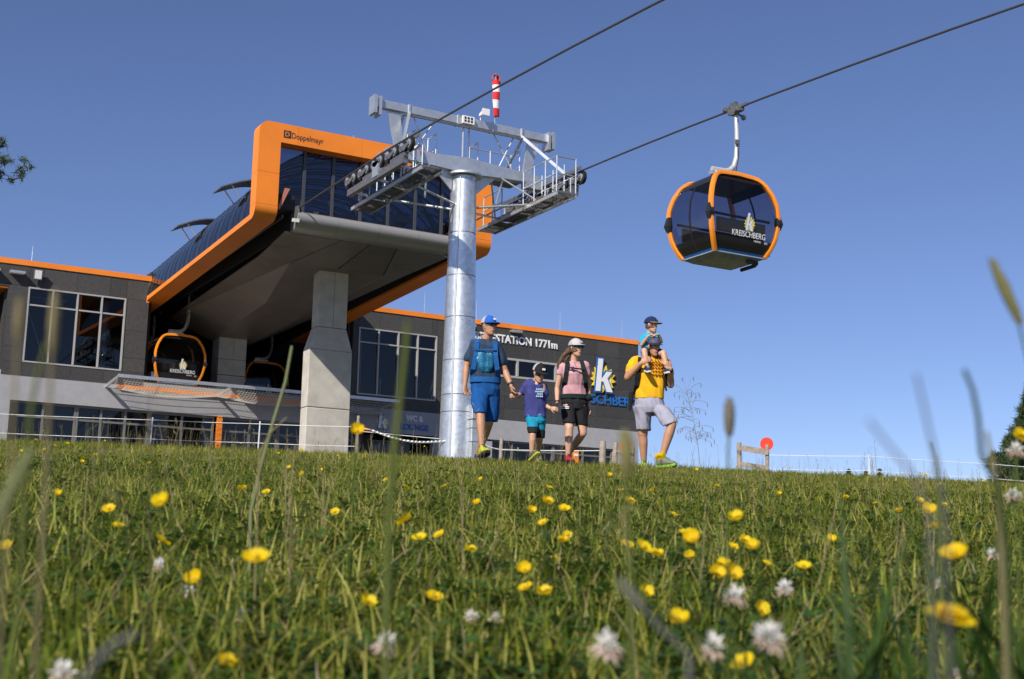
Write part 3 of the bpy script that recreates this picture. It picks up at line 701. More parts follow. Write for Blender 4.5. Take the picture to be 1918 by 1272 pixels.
# ------------------------------------------------------------------ haul ropes
def rope_z(Y):
    if Y > 34.4: return 12.25 - 0.004*(Y-34.4)**1.2 if Y < 42 else 12.2
    u = 34.4-Y; return 12.27-0.0185*u-0.00165*u*u
for X, lab in ((15.05, 'left steel haul rope running over the tower into the hall'), (20.75, 'right steel haul rope carrying the hanging gondola cabin')):
    pts = [(X, Y, rope_z(Y)) for Y in [-60+3*i for i in range(30)]+[29+0.6*i for i in range(20)]+[41, 44, 50, 58]]
    o = MB().tube(pts, 0.028, 8).build('haul_rope', ROPE, None, True); tag(o, lab, 'rope', 'haul ropes of the lift')

# ------------------------------------------------------------------ lift tower
TX, TY, TZ = 17.9, 34.45, 3.0
TOW = thing('lift_tower', 'galvanised steel lift tower with crossarm, walkways and sheave trains', 'lift tower', (TX, TY, TZ))
def pr(z): return 0.385+(12.1-z)/(12.1-3.4)*0.145
seams = [3.0, 4.86, 5.37, 6.40, 7.70, 8.97, 10.29, 12.08]
for a, b_ in zip(seams, seams[1:]):
    MB().tube([(TX, TY, a+0.012), (TX, TY, b_-0.012)], [pr(a), pr(b_)], 40).build('pole_section', ZINC_POLE, TOW, True)
    for k in range(6):
        an = -2.4+k*0.5; MB().disc((TX+pr(b_)*math.cos(an), TY+pr(b_)*math.sin(an), b_-0.12), (math.cos(an), math.sin(an), 0), 0.016, 0.02, 8).build('bolt', ZINC_DARK, TOW)
MB().tube([(TX, TY, 3.0), (TX, TY, 12.07)], [pr(3)-0.03, pr(12)-0.03], 24).build('pole_core', ZINC_DARK, TOW)
MB().disc((TX, TY, 12.12), (0, 0, 1), 0.56, 0.06, 32).build('head_flange', ZINC, TOW, True)
MB().tube([(TX-0.40, TY-0.36, 3.4), (TX-0.34, TY-0.32, 8.0), (TX-0.27, TY-0.30, 12.0)], 0.028, 6).build('cable_duct', ZINC, TOW)
for x0, x1, z0, z1, y in ((18.02, 18.44, 4.64, 5.06, .70), (18.03, 18.43, 4.38, 4.62, .68), (18.02, 18.44, 3.98, 4.36, .70), (18.0, 18.47, 3.0, 3.96, .72)):
    b = MB().box(x0, x1, TY-y, TY-0.3, z0, z1).build('switch_box', ZINC, TOW); mo = b.modifiers.new('e', 'BEVEL'); mo.width = 0.012
MB().disc((18.24, TY-0.705, 4.84), (0, 1, 0), 0.05, 0.012, 16).build('warning_mark', YELLOW_SIGN, TOW)
# lower crossarm
for sg in (-1, 1):
    MB().loft([[(TX, TY-.22, 12.16), (TX, TY+.22, 12.16), (TX, TY+.22, 12.66), (TX, TY-.22, 12.66)], [(TX+sg*1.3, TY-.17, 12.24), (TX+sg*1.3, TY+.17, 12.24), (TX+sg*1.3, TY+.17, 12.60), (TX+sg*1.3, TY-.17, 12.60)],
              [(TX+sg*2.62, TY-.13, 12.30), (TX+sg*2.62, TY+.13, 12.30), (TX+sg*2.62, TY+.13, 12.54), (TX+sg*2.62, TY-.13, 12.54)]]).build('crossarm', ZINC, TOW)
    MB().prism([(TX+sg*.42, TY-.02, 11.6), (TX+sg*.42, TY-.02, 12.2), (TX+sg*1.1, TY-.02, 12.24)], (0, .04, 0)).build('gusset', ZINC, TOW)
    MB().tube([(TX+sg*.36, TY-.15, 11.15), (TX+sg*2.4, TY-.6, 11.50)], .035, 8).build('brace', ZINC, TOW)
    MB().tube([(TX+sg*.36, TY+.10, 11.05), (TX+sg*2.3, TY+1.5, 11.45)], .035, 8).build('brace', ZINC, TOW)
    MB().tube([(TX+sg*1.3, TY-.1, 12.24), (TX+sg*1.2, TY+.2, 11.3)], .03, 8).build('brace', ZINC, TOW)
    # support plates and struts of the lifting beam
    xt, xb = TX+sg*2.42, TX+sg*2.18
    MB().prism([(xt-.20, TY-.04, 13.68), (xt+.20, TY-.04, 13.68), (xb+.14, TY-.04, 12.5), (xb-.14, TY-.04, 12.5)], (0, .08, 0)).build('beam_plate', ZINC, TOW)
    MB().bar((TX+sg*2.05, TY+.1, 13.68), (TX+sg*(1.9), TY+1.3, 12.45), .07).build('strut', ZINC, TOW)
    MB().bar((TX+sg*1.95, TY-.12, 13.72), (TX+sg*2.75, TY-1.5, 12.25), .09).build('strut', ZINC, TOW)
    MB().box(TX+sg*3.08-.05, TX+sg*3.08+.05, TY-.2, TY+.2, 13.50, 14.06).build('end_plate', ZINC, TOW)
    MB().box(TX+sg*2.92-.04, TX+sg*2.92+.04, TY-.2, TY+.2, 13.46, 14.04).build('end_plate', ZINC, TOW)
bm_ = MB().box(TX-3.10, TX+3.10, TY-.11, TY+.11, 13.73, 13.97).build('lifting_beam', ZINC, TOW)
for x in (-1.95, -.3, .9, 1.95): MB().box(TX+x-.03, TX+x+.03, TY-.14, TY+.14, 13.69, 14.00).build('beam_collar', ZINC, bm_)
MB().box(TX-2.2, TX+2.2, TY-.20, TY-.15, 13.60, 13.66).build('cable_tray', ZINC_DARK, TOW)
MB().box(TX-.20, TX+.20, TY-.22, TY-.142, 13.74, 13.98).build('number_plate', WHITE, TOW)
pb = MB()
for i in range(3):
    for j in range(2): pb.box(TX-.15+i*.11, TX-.08+i*.11, TY-.226, TY-.221, 13.78+j*.095, 13.85+j*.095)
pb.build('plate_print', INK, TOW)
for x, y in ((-.12, -.1), (.18, .1)): MB().tube([(TX+x, TY+y, 12.6), (TX+x, TY+y, 13.70)], .03, 8).build('mast_rod', ZINC, TOW)
hs = MB(); hs.loft([[(18.42+a*s_, TY-.10-d, 14.18+c*s_) for a, c in ((-1, -.8), (1, -.8), (1, .8), (-1, .8))] for s_, d in ((.13, .26), (.07, .08), (.05, -.1))])
hs.build('loudspeaker', WHITE, TOW); MB().tube([(18.42, TY, 13.98), (18.42, TY, 14.15)], .02, 6).build('speaker_bracket', ZINC, TOW)
# sheave trains, walkways and railings
def sheave_train(X, sg):
    n = 10; ys = [TY-2.2+i*.49 for i in range(n)]
    MB().bar((X, TY-1.9, 11.62), (X, TY+2.1, 11.62), .16, .20).build('train_beam', ZINC_DARK, TOW)
    MB().box(min(X, X-sg*.75), max(X, X-sg*.75), TY-.14, TY+.14, 12.10, 12.34).build('train_bracket', ZINC, TOW)
    MB().box(X-.10, X+.10, TY-.2, TY+.2, 11.6, 12.06).build('train_pivot', ZINC, TOW)
    for i, y in enumerate(ys):
        zc = rope_z(y)-0.215
        w_ = MB().disc((X, y, zc), (1, 0, 0), .205, .10, 22).build('sheave', BLACK, TOW, True)
        MB().disc((X+sg*.058, y, zc), (1, 0, 0), .125, .02, 18).build('sheave_hub', ZINC, w_, True)
        MB().disc((X-sg*.058, y, zc), (1, 0, 0), .125, .02, 18).build('sheave_hub', ZINC, w_, True)
    for i in range(0, n, 2):
        y0_, y1_ = ys[i], ys[i+1]; zc = rope_z(y0_)-.215
        for sx in (-.10, .10):
            MB().prism([(X+sx, y0_-.06, zc+.035), (X+sx, y0_-.06, zc-.045), (X+sx, (y0_+y1_)/2, zc-.16), (X+sx, y1_+.06, zc-.045), (X+sx, y1_+.06, zc+.035), (X+sx, (y0_+y1_)/2, zc+.01)], (.02, 0, 0)).build('rocker_plate', ZINC_DARK, TOW)
    for i in range(0, n-3, 4):
        y0_, y1_ = (ys[i]+ys[i+1])/2, (ys[i+2]+ys[i+3])/2
        MB().bar((X, y0_, 11.78), (X, y1_, 11.78), .12, .12).build('rocker_beam', ZINC_DARK, TOW)
    # rope catcher
    MB().bar((X-.16*sg, ys[0]-.2, rope_z(ys[0])+.02), (X-.16*sg, ys[-1]+.2, rope_z(ys[-1])+.02), .03, .10).build('rope_catcher', ZINC_DARK, TOW)
    # walkway on the inner side
    xi0, xi1 = sorted((X-sg*.30, X-sg*.95))
    for i in range(8):
        ya = TY-2.35+i*.62; z = 11.42+0.05*(i % 2)+(.0 if i < 5 else -.05*(i-4))
        b = MB(); b.box(xi0, xi1, ya, ya+.03, z-.06, z).box(xi0, xi1, ya+.56, ya+.59, z-.06, z).box(xi0, xi0+.03, ya+.03, ya+.56, z-.06, z).box(xi1-.03, xi1, ya+.03, ya+.56, z-.06, z)
        for k in range(1, 9): b.box(xi0+.03, xi1-.03, ya+k*.062, ya+k*.062+.008, z-.035, z-.002)
        for k in range(1, 7): b.box(xi0+k*.093-.004, xi0+k*.093+.004, ya+.03, ya+.56, z-.03, z-.006)
        b.build('grating', ZINC_DARK, TOW, recalc=False)
    for xx in (xi0, xi1): MB().bar((xx, TY-2.35, 11.33), (xx, TY+2.6, 11.30), .05, .10).build('walkway_stringer', ZINC, TOW)
    for y in (TY-1.6, TY, TY+1.6): MB().bar((X, y, 11.56), (xi0 if sg > 0 else xi1, y, 11.36), .06, .08).build('walkway_bracket', ZINC, TOW)
    xr = xi0 if sg > 0 else xi1
    ry = [TY-2.3, TY-1.65, TY-1.0, TY-.35] if sg > 0 else [TY-1.0, TY-.4, TY+.2]
    for y in ry:
        for xx in (xr, X-sg*.28): MB().tube([(xx, y, 11.40), (xx, y, 12.50)], .022, 6).build('railing_post', ZINC, TOW)
    for z in (11.95, 12.48):
        MB().tube([(xr, ry[0], z), (xr, ry[-1], z)], .02, 6).build('railing', ZINC, TOW)
        MB().tube([(xr, ry[0], z), (X-sg*.28, ry[0], z)], .02, 6).build('railing', ZINC, TOW)
    ry = [TY+1.0, TY+1.6, TY+2.2]
    for y in ry: MB().tube([(xr, y, 11.35), (xr, y, 12.3)], .022, 6).build('railing_post', ZINC, TOW)
    for z in (11.85, 12.3): MB().tube([(xr, ry[0], z), (xr, ry[-1], z)], .02, 6).build('railing', ZINC, TOW)
sheave_train(15.05, -1); sheave_train(20.75, 1)
# ladder up the pole's far right flank, lattice between lifting beam and crossarm
for sx in (-.16, .16): MB().tube([(TX+.52+sx*.2, TY+.25+sx, 5.2), (TX+.44+sx*.2, TY+.25+sx, 12.1)], .02, 6).build('ladder_rail', ZINC, TOW)
for k in range(22): MB().tube([(TX+.50-.003*k, TY+.09, 5.4+k*.3), (TX+.55-.003*k, TY+.41, 5.4+k*.3)], .013, 5).build('ladder_rung', ZINC, TOW)
for sg in (-1, 1):
    MB().tube([(TX+sg*1.0, TY+.05, 13.72), (TX+sg*1.75, TY+.05, 12.56)], .022, 6).build('lattice_rod', ZINC, TOW)
    MB().tube([(TX+sg*1.75, TY+.05, 13.72), (TX+sg*1.2, TY+.05, 12.58)], .022, 6).build('lattice_rod', ZINC, TOW)
    MB().tube([(TX+sg*2.2, TY-.9, 11.42), (TX+sg*1.2, TY-.12, 12.26)], .025, 6).build('lattice_rod', ZINC, TOW)
    MB().tube([(TX+sg*2.2, TY+1.9, 11.40), (TX+sg*1.0, TY+.12, 12.28)], .025, 6).build('lattice_rod', ZINC, TOW)
    for y in (TY-2.0, TY-1.2, TY+1.2, TY+2.0): MB().tube([(TX+sg*2.58, y, 11.42), (TX+sg*2.58, y, 12.0)], .018, 6).build('toe_post', ZINC, TOW)
    MB().tube([(TX+sg*2.58, TY-2.3, 11.98), (TX+sg*2.58, TY+2.4, 11.98)], .016, 6).build('toe_rail', ZINC, TOW)
# railed platform behind the crossarm
for x0, x1 in ((16.35, 17.05), (18.5, 20.0)):
    b = MB(); b.box(x0, x1, TY+.25, TY+.85, 12.30, 12.34)
    b.build('platform_grating', ZINC_DARK, TOW)
    n = max(2, int((x1-x0)/.6)+1)
    for i in range(n):
        x = x0+(x1-x0)*i/(n-1); MB().tube([(x, TY+.83, 12.32), (x, TY+.83, 13.4)], .024, 6).build('railing_post', ZINC, TOW)
    for x in (x0, x1): MB().tube([(x, TY+.27, 12.32), (x, TY+.27, 13.4)], .024, 6).build('railing_post', ZINC, TOW)
    for z in (12.85, 13.38):
        MB().tube([(x0, TY+.27, z), (x0, TY+.83, z), (x1, TY+.83, z), (x1, TY+.27, z)], .02, 6).build('railing', ZINC, TOW)
with_origin(TOW)
# windsock on the tower
WS = thing('windsock', 'limp red and white windsock on a thin mast above the tower', 'windsock', (18.93, TY, 13.98))
MB().tube([(0, 0, 0), (0, 0, 1.66)], .016, 8).build('mast', ZINC, WS)
hoop = [(.13*math.cos(2*PI*i/20), -.02, 1.50+.13*math.sin(2*PI*i/20)) for i in range(21)]
MB().tube(hoop, .014, 6).build('hoop', RED, WS, True)
RC = mat('windsock_red_cloth', (0.62, 0.02, 0.025), 0.8); WC = mat('windsock_white_cloth', (0.8, 0.8, 0.8), 0.8)
def sock(z0, z1, m):
    rings = []
    for i in range(7):
        z = z0+(z1-z0)*i/6; q = (1.50-z)/1.3; rx = .135-.045*q; ry = .10-.05*q
        rings.append([V(((rx*(1+.18*math.sin(3*a+5*z)))*math.cos(a)+.012*math.sin(7*z), -.06+ry*math.sin(a), z)) for a in [2*PI*k/16 for k in range(16)]])
    MB().loft(rings, cap=False).build('sock_band', m, WS, True)
zz = [1.52, 1.26, 1.02, .76, .50, .24]
sock(1.26, 1.40, RC); sock(1.03, 1.258, WC); sock(.77, 1.028, RC); sock(.50, .768, WC); sock(.25, .498, RC)
# ring mouth cloth
MB().loft([[V((r*math.cos(a), y, 1.50+r*math.sin(a))) for a in [2*PI*k/20 for k in range(20)]] for r, y in ((.13, -.02), (.12, .06), (.10, .10))], cap=False).build('sock_mouth', RC, WS, True)
# ------------------------------------------------------------------ people
def fuse(mb, name, material, parent, voxel=0.008, smooth=6, factor=0.5):
    """join overlapping closed shapes into one continuous skin"""
    me = bpy.data.meshes.new('tmp'); me.from_pydata([tuple(v) for v in mb.v], [], mb.f)
    bm = bmesh.new(); bm.from_mesh(me); bmesh.ops.recalc_face_normals(bm, faces=bm.faces); bm.to_mesh(me); bm.free()
    o = bpy.data.objects.new('tmp', me); COL.objects.link(o)
    r = o.modifiers.new('r', 'REMESH'); r.mode = 'VOXEL'; r.voxel_size = voxel
    s_ = o.modifiers.new('s', 'SMOOTH'); s_.factor = factor; s_.iterations = smooth
    bpy.context.view_layer.update(); dg = bpy.context.evaluated_depsgraph_get()
    res = bpy.data.meshes.new_from_object(o.evaluated_get(dg)); bpy.data.objects.remove(o); bpy.data.meshes.remove(me)
    for p in res.polygons: p.use_smooth = True
    res.materials.clear(); res.materials.append(material); res.name = name
    ob = bpy.data.objects.new(name, res); COL.objects.link(ob); ob.parent = parent; return ob
def ering(c, rx, ry, yaw=0.0, n=18, tilt=0.0, p=2.0):
    c = V(c); out = []
    for k in range(n):
        a = 2*PI*k/n; ca, sa = math.cos(a), math.sin(a)
        x = rx*math.copysign(abs(ca)**(2/p), ca); y = ry*math.copysign(abs(sa)**(2/p), sa)
        out.append(c+V((x*math.cos(yaw)-y*math.sin(yaw), x*math.sin(yaw)+y*math.cos(yaw), tilt*x)))
    return out
def limb(mb, pts, rs, n=12):
    """tapered limb with rounded ends"""
    pts = [V(p) for p in pts]
    # densify so that the bend at the joint is soft
    P, R = [pts[0]], [rs[0]]
    for i in range(len(pts)-1):
        for k in range(1, 5): P.append(pts[i].lerp(pts[i+1], k/4)); R.append(rs[i]+(rs[i+1]-rs[i])*k/4)
    d0 = (P[0]-P[1]).normalized(); d1 = (P[-1]-P[-2]).normalized()
    P = [P[0]+d0*R[0]*.8, P[0]+d0*R[0]*.5]+P+[P[-1]+d1*R[-1]*.5, P[-1]+d1*R[-1]*.8]
    R = [R[0]*.45, R[0]*.82]+R+[R[-1]*.82, R[-1]*.45]
    mb.tube(P, R, n)
def hand(mb, wrist, d, nrm, s=1.0, curl=0.5, thumb=1):
    """palm, four unequal bent fingers and a thumb that leaves the side of the palm"""
    w = V(wrist); d = V(d).normalized(); nrm = V(nrm); nrm = (nrm-d*nrm.dot(d)).normalized(); side = d.cross(nrm)*thumb
    rings = []
    for t, hw, ht in ((-.01, .026, .02), (.02, .034, .018), (.06, .042, .016), (.092, .040, .013)):
        c = w+d*t*s; rings.append([c+side*hw*s*math.cos(a)+nrm*ht*s*math.sin(a) for a in [2*PI*k/10 for k in range(10)]])
    mb.loft(rings)
    for i, ln in enumerate((.068, .078, .072, .056)):
        b = w+d*.088*s+side*(.030-.020*i)*s
        c1, c2 = curl, curl*2.1
        p1 = b+(d*math.cos(c1)+nrm*math.sin(c1))*ln*.55*s; p2 = p1+(d*math.cos(c2)+nrm*math.sin(c2))*ln*.5*s
        limb(mb, [b-d*.012*s, p1, p2], [.0095*s, .009*s, .0075*s], 8)
    b = w+d*.03*s+side*.03*s
    p1 = b+(d*.6+side*.7+nrm*.3).normalized()*.036*s; p2 = p1+(d*.85+side*.15+nrm*.45).normalized()*.032*s
    limb(mb, [b, p1, p2], [.013*s, .0105*s, .0085*s], 8)
def head(mb, c, yaw, pitch, s=1.0):
    """skull, jaw, nose and ears; c is the middle of the head, yaw 0 looks at the camera (-y)"""
    M = Matrix.Translation(V(c)) @ Matrix.Rotation(yaw, 4, 'Z') @ Matrix.Rotation(pitch, 4, 'X')
    prof = [(-.118, .022, .030, -.050), (-.108, .038, .042, -.042), (-.085, .052, .064, -.022), (-.055, .060, .080, -.008), (-.02, .067, .090, 0), (.02, .073, .096, .004), (.06, .074, .097, .008), (.09, .066, .086, .010), (.112, .046, .060, .012), (.121, .02, .028, .012)]
    mb.loft([[M @ V((rx*s*math.cos(a), (oy+ry*math.sin(a))*s, z*s)) for a in [2*PI*k/16 for k in range(16)]] for z, rx, ry, oy in prof])
    mb.loft([[M @ V((x*s, y*s, z*s)) for x, y, z in r] for r in (
        [(-.006, -.086, .018), (.006, -.086, .018), (.006, -.07, .018), (-.006, -.07, .018)],
        [(-.012, -.108, -.018), (.012, -.108, -.018), (.014, -.075, -.018), (-.014, -.075, -.018)],
        [(-.014, -.102, -.032), (.014, -.102, -.032), (.016, -.07, -.034), (-.016, -.07, -.034)])])
    for sx in (-1, 1):
        mb.loft([[M @ V((sx*(x)*s, (y)*s, z*s)) for x, y, z in r] for r in (
            [(.064, -.012, -.035), (.072, .0, -.038), (.074, .012, -.03), (.064, .01, -.03)],
            [(.066, -.016, -.005), (.082, -.004, 0), (.086, .02, .004), (.066, .016, 0)],
            [(.068, -.012, .025), (.080, .0, .028), (.083, .018, .028), (.068, .014, .025)])])
    # brow, lips and chin relief
    limb(mb, [M @ V((-.05*s, -.082*s, .036*s)), M @ V((0, -.094*s, .038*s)), M @ V((.05*s, -.082*s, .036*s))], [.010*s, .011*s, .010*s], 8)
    limb(mb, [M @ V((-.02*s, -.084*s, -.058*s)), M @ V((0, -.091*s, -.058*s)), M @ V((.02*s, -.084*s, -.058*s))], [.007*s, .008*s, .007*s], 8)
    return M
EYE = mat('eye_dark', (0.02, 0.015, 0.012), 0.2); LIP = mat('lips', (0.42, 0.14, 0.11), 0.5)
def face_parts(M, s, root, brow_col, lenses=None):
    for sx in (-1, 1):
        b = MB(); b.ball(M @ V((sx*.031*s, -.0865*s, .018*s)), .0105*s, .008*s, .0065*s, 8, 5); b.build('eye', EYE, root, True)
        b = MB(); limb(b, [M @ V((sx*.014*s, -.0955*s, .038*s)), M @ V((sx*.034*s, -.0935*s, .042*s)), M @ V((sx*.052*s, -.080*s, .037*s))], [.0042*s, .005*s, .003*s], 6); b.build('eyebrow', brow_col, root, True)
    b = MB(); limb(b, [M @ V((-.021*s, -.0865*s, -.0575*s)), M @ V((0, -.0955*s, -.0575*s)), M @ V((.021*s, -.0865*s, -.0575*s))], [.003*s, .0055*s, .003*s], 6); b.build('mouth', LIP, root, True)
    if lenses:
        for sx in (-1, 1):
            rings = [[M @ V(((sx*.034+.027*math.cos(a)*q)*s, (-.103+dy+.012*abs(math.cos(a))*q*(1 if sx*math.cos(a) > 0 else .1))*s, (.016+.019*math.sin(a)*q)*s)) for a in [2*PI*k/14 for k in range(14)]] for q, dy in ((.8, -.004), (1, 0), (1, .006))]
            MB().loft(rings).build('sunglass_lens', lenses, root, True)
            MB().tube([M @ V((sx*.058*s, -.094*s, .022*s)), M @ V((sx*.076*s, -.06*s, .024*s)), M @ V((sx*.080*s, .012*s, .018*s))], .0035*s, 6).build('sunglass_arm', BLACK, root)
        MB().tube([M @ V((-.012*s, -.106*s, .022*s)), M @ V((.012*s, -.106*s, .022*s))], .003*s, 6).build('sunglass_bridge', BLACK, root)
def cap(M, s, root, m_front, m_back, m_visor, patch=None):
    """baseball cap: crown shell in two halves and a curved visor"""
    def shell(a0, a1):
        rings = []
        for i in range(8):
            t = i/7; z = .036+.100*math.sin(t*PI/2); r = math.cos(t*PI/2*.97)
            rings.append((r, z))
        vs, fs = [], []; n = 14
        for r, z in rings:
            for k in range(n+1):
                a = a0+(a1-a0)*k/n; zz = z + (.012*max(0, -math.sin(a)) if z < .06 else 0)
                vs.append(M @ V((.086*r*math.cos(a)*s, (.010+.109*r*math.sin(a))*s, zz*s)))
        for i in range(7):
            for k in range(n): fs.append((i*(n+1)+k, i*(n+1)+k+1, (i+1)*(n+1)+k+1, (i+1)*(n+1)+k))
        return MB().add(vs, fs)
    shell(-PI*.95, -PI*.05).build('cap_front', m_front, root, True, )
    shell(-PI*.05, PI*1.05).build('cap_back', m_back, root, True)
    # visor
    top, bot = [], []; n = 12
    for k in range(n+1):
        a = -PI*.93+PI*.86*k/n
        inn = V((.084*math.cos(a), .010+.107*math.sin(a), .047)); f_ = max(0, -math.sin(a))
        out = inn+V((.010*math.cos(a), -.074*f_**.6, -.014*f_-.010*abs(math.cos(a))))
        top.append((inn, out))
    vs = []; fs = []
    for i_, o_ in top: vs += [M @ (i_*s), M @ (o_*s), M @ ((o_-V((0, 0, .004)))*s), M @ ((i_-V((0, 0, .004)))*s)]
    for k in range(n):
        for q in range(4): fs.append((4*k+q, 4*k+(q+1) % 4, 4*k+4+(q+1) % 4, 4*k+4+q))
    MB().add(vs, fs).build('cap_visor', m_visor, root, True)
    if patch:
        MB().add([M @ V((x*s, y*s, z*s)) for x, y, z in ((-.022, -.1035, .068), (.022, -.1035, .068), (.021, -.095, .092), (-.021, -.095, .092), (-.022, -.1065, .069), (.022, -.1065, .069), (.021, -.098, .093), (-.021, -.098, .093))],
                 [(0, 1, 2, 3), (7, 6, 5, 4), (0, 4, 5, 1), (1, 5, 6, 2), (2, 6, 7, 3), (3, 7, 4, 0)]).build('cap_patch', patch, root)
    MB().ball(M @ V((0, .010*s, .138*s)), .007*s, .007*s, .005*s, 8, 5).build('cap_button', m_front, root, True)
def shoe(root, ankle, d, up, s, m_upper, m_sole, col_name='shoe'):
    """low hiking shoe; d points to the toes"""
    a = V(ankle); d = V(d).normalized(); up = V(up); up = (up-d*up.dot(d)).normalized(); sd = d.cross(up)
    def ring(t, hw, z0, z1): c = a+d*t*s; return [c+sd*hw*s*x+up*(z0+(z1-z0)*q)*s for x, q in ((-1, 0), (1, 0), (1.0, .45), (.62, .95), (0, 1), (-.62, .95), (-1.0, .45))]
    rg = [ring(-.075, .022, -.078, -.01), ring(-.06, .034, -.082, .035), ring(-.01, .038, -.085, .045), ring(.04, .040, -.085, .015), ring(.10, .046, -.084, -.025), ring(.155, .042, -.080, -.038), ring(.185, .024, -.074, -.052)]
    sh = MB().loft(rg).build(col_name, m_upper, root, True)
    mo = sh.modifiers.new('s', 'SUBSURF'); mo.levels = 1; mo.render_levels = 1
    def sring(t, hw, z): c = a+d*t*s; return [c+sd*hw*s*x+up*(z+q)*s for x, q in ((-1, -.028), (1, -.028), (1.05, 0), (-1.05, 0))]
    MB().loft([sring(-.080, .026, -.078), sring(-.06, .037, -.082), sring(0, .039, -.085), sring(.06, .043, -.085), (sring(.12, .048, -.083)), sring(.17, .040, -.078), sring(.195, .022, -.066)]).build('sole', m_sole, sh)
    lc = MB()
    for k in range(4):
        t = .03+k*.022; c = a+d*t*s+up*(.024-k*.0125)*s; lc.tube([c-sd*.022*s, c+up*.006*s, c+sd*.022*s], .0035*s, 5)
    lc.build('laces', m_sole, sh)
def cloth_mat(name, col, n_amt=.12, scale=9, bump=.35, col2=None):
    return mat(name, col, .85, noise_scale=scale, noise_amt=n_amt, bump=bump, bump_scale=11, col2=col2, spec=.2)
def skin_mat(name, col): return mat(name, col, .5, noise_scale=14, noise_amt=.06, spec=.35)
def wrinkle(ob, amt=.006, sc=9.0, seed=0):
    amt *= 2.4
    """folds: push the cloth in and out along its normals, stretched downwards"""
    me = ob.data; nn = [v.normal.copy() for v in me.vertices]
    for v, n_ in zip(me.vertices, nn):
        p = v.co; q = V((p.x*sc+seed, p.y*sc, p.z*sc*.55+.8*p.x*sc))
        v.co = p+n_*amt*(noise.noise(q)+.5*noise.noise(q*2.1))
def ground_place(px, py, D):
    p = at(px, py, D); return V((p.x, p.y, ground_z(p.x, p.y)+.02))

SKIN_A = skin_mat('skin_tanned', (0.42, 0.22, 0.13)); SKIN_B = skin_mat('skin_fair', (0.52, 0.30, 0.20)); SKIN_C = skin_mat('skin_warm', (0.42, 0.22, 0.13))
BROWN_HAIR = mat('brown_hair', (0.09, 0.045, 0.022), .55, noise_scale=60, noise_amt=.4, bump=.5, bump_scale=90)
DARK_HAIR = mat('dark_hair', (0.025, 0.016, 0.012), .6)
GREY_STUBBLE = mat('grey_stubble', (0.20, 0.15, 0.125), .8)
LENS = mat('dark_lens', (0.006, 0.006, 0.008), .08)
CAPG = cloth_mat('cap_grey_mesh', (0.36, 0.36, 0.36), .2, 120); CAPB = cloth_mat('cap_blue', (0.02, 0.10, 0.42)); CAPK = cloth_mat('cap_black', (0.014, 0.014, 0.016))
CAPN = cloth_mat('cap_navy', (0.015, 0.022, 0.07)); CAPT = cloth_mat('cap_taupe', (0.20, 0.14, 0.10)); CAPL = cloth_mat('cap_light_grey', (0.42, 0.42, 0.43), .1, 60)

def frame(ox, oy, k, lean=.027):
    """person-local coordinates from a measured sketch: right, away, up in metres"""
    def P(zx, zy, dy=0.0): z = (oy-zy)*k; return V(((zx-ox)*k-lean*z, dy, z))
    return P

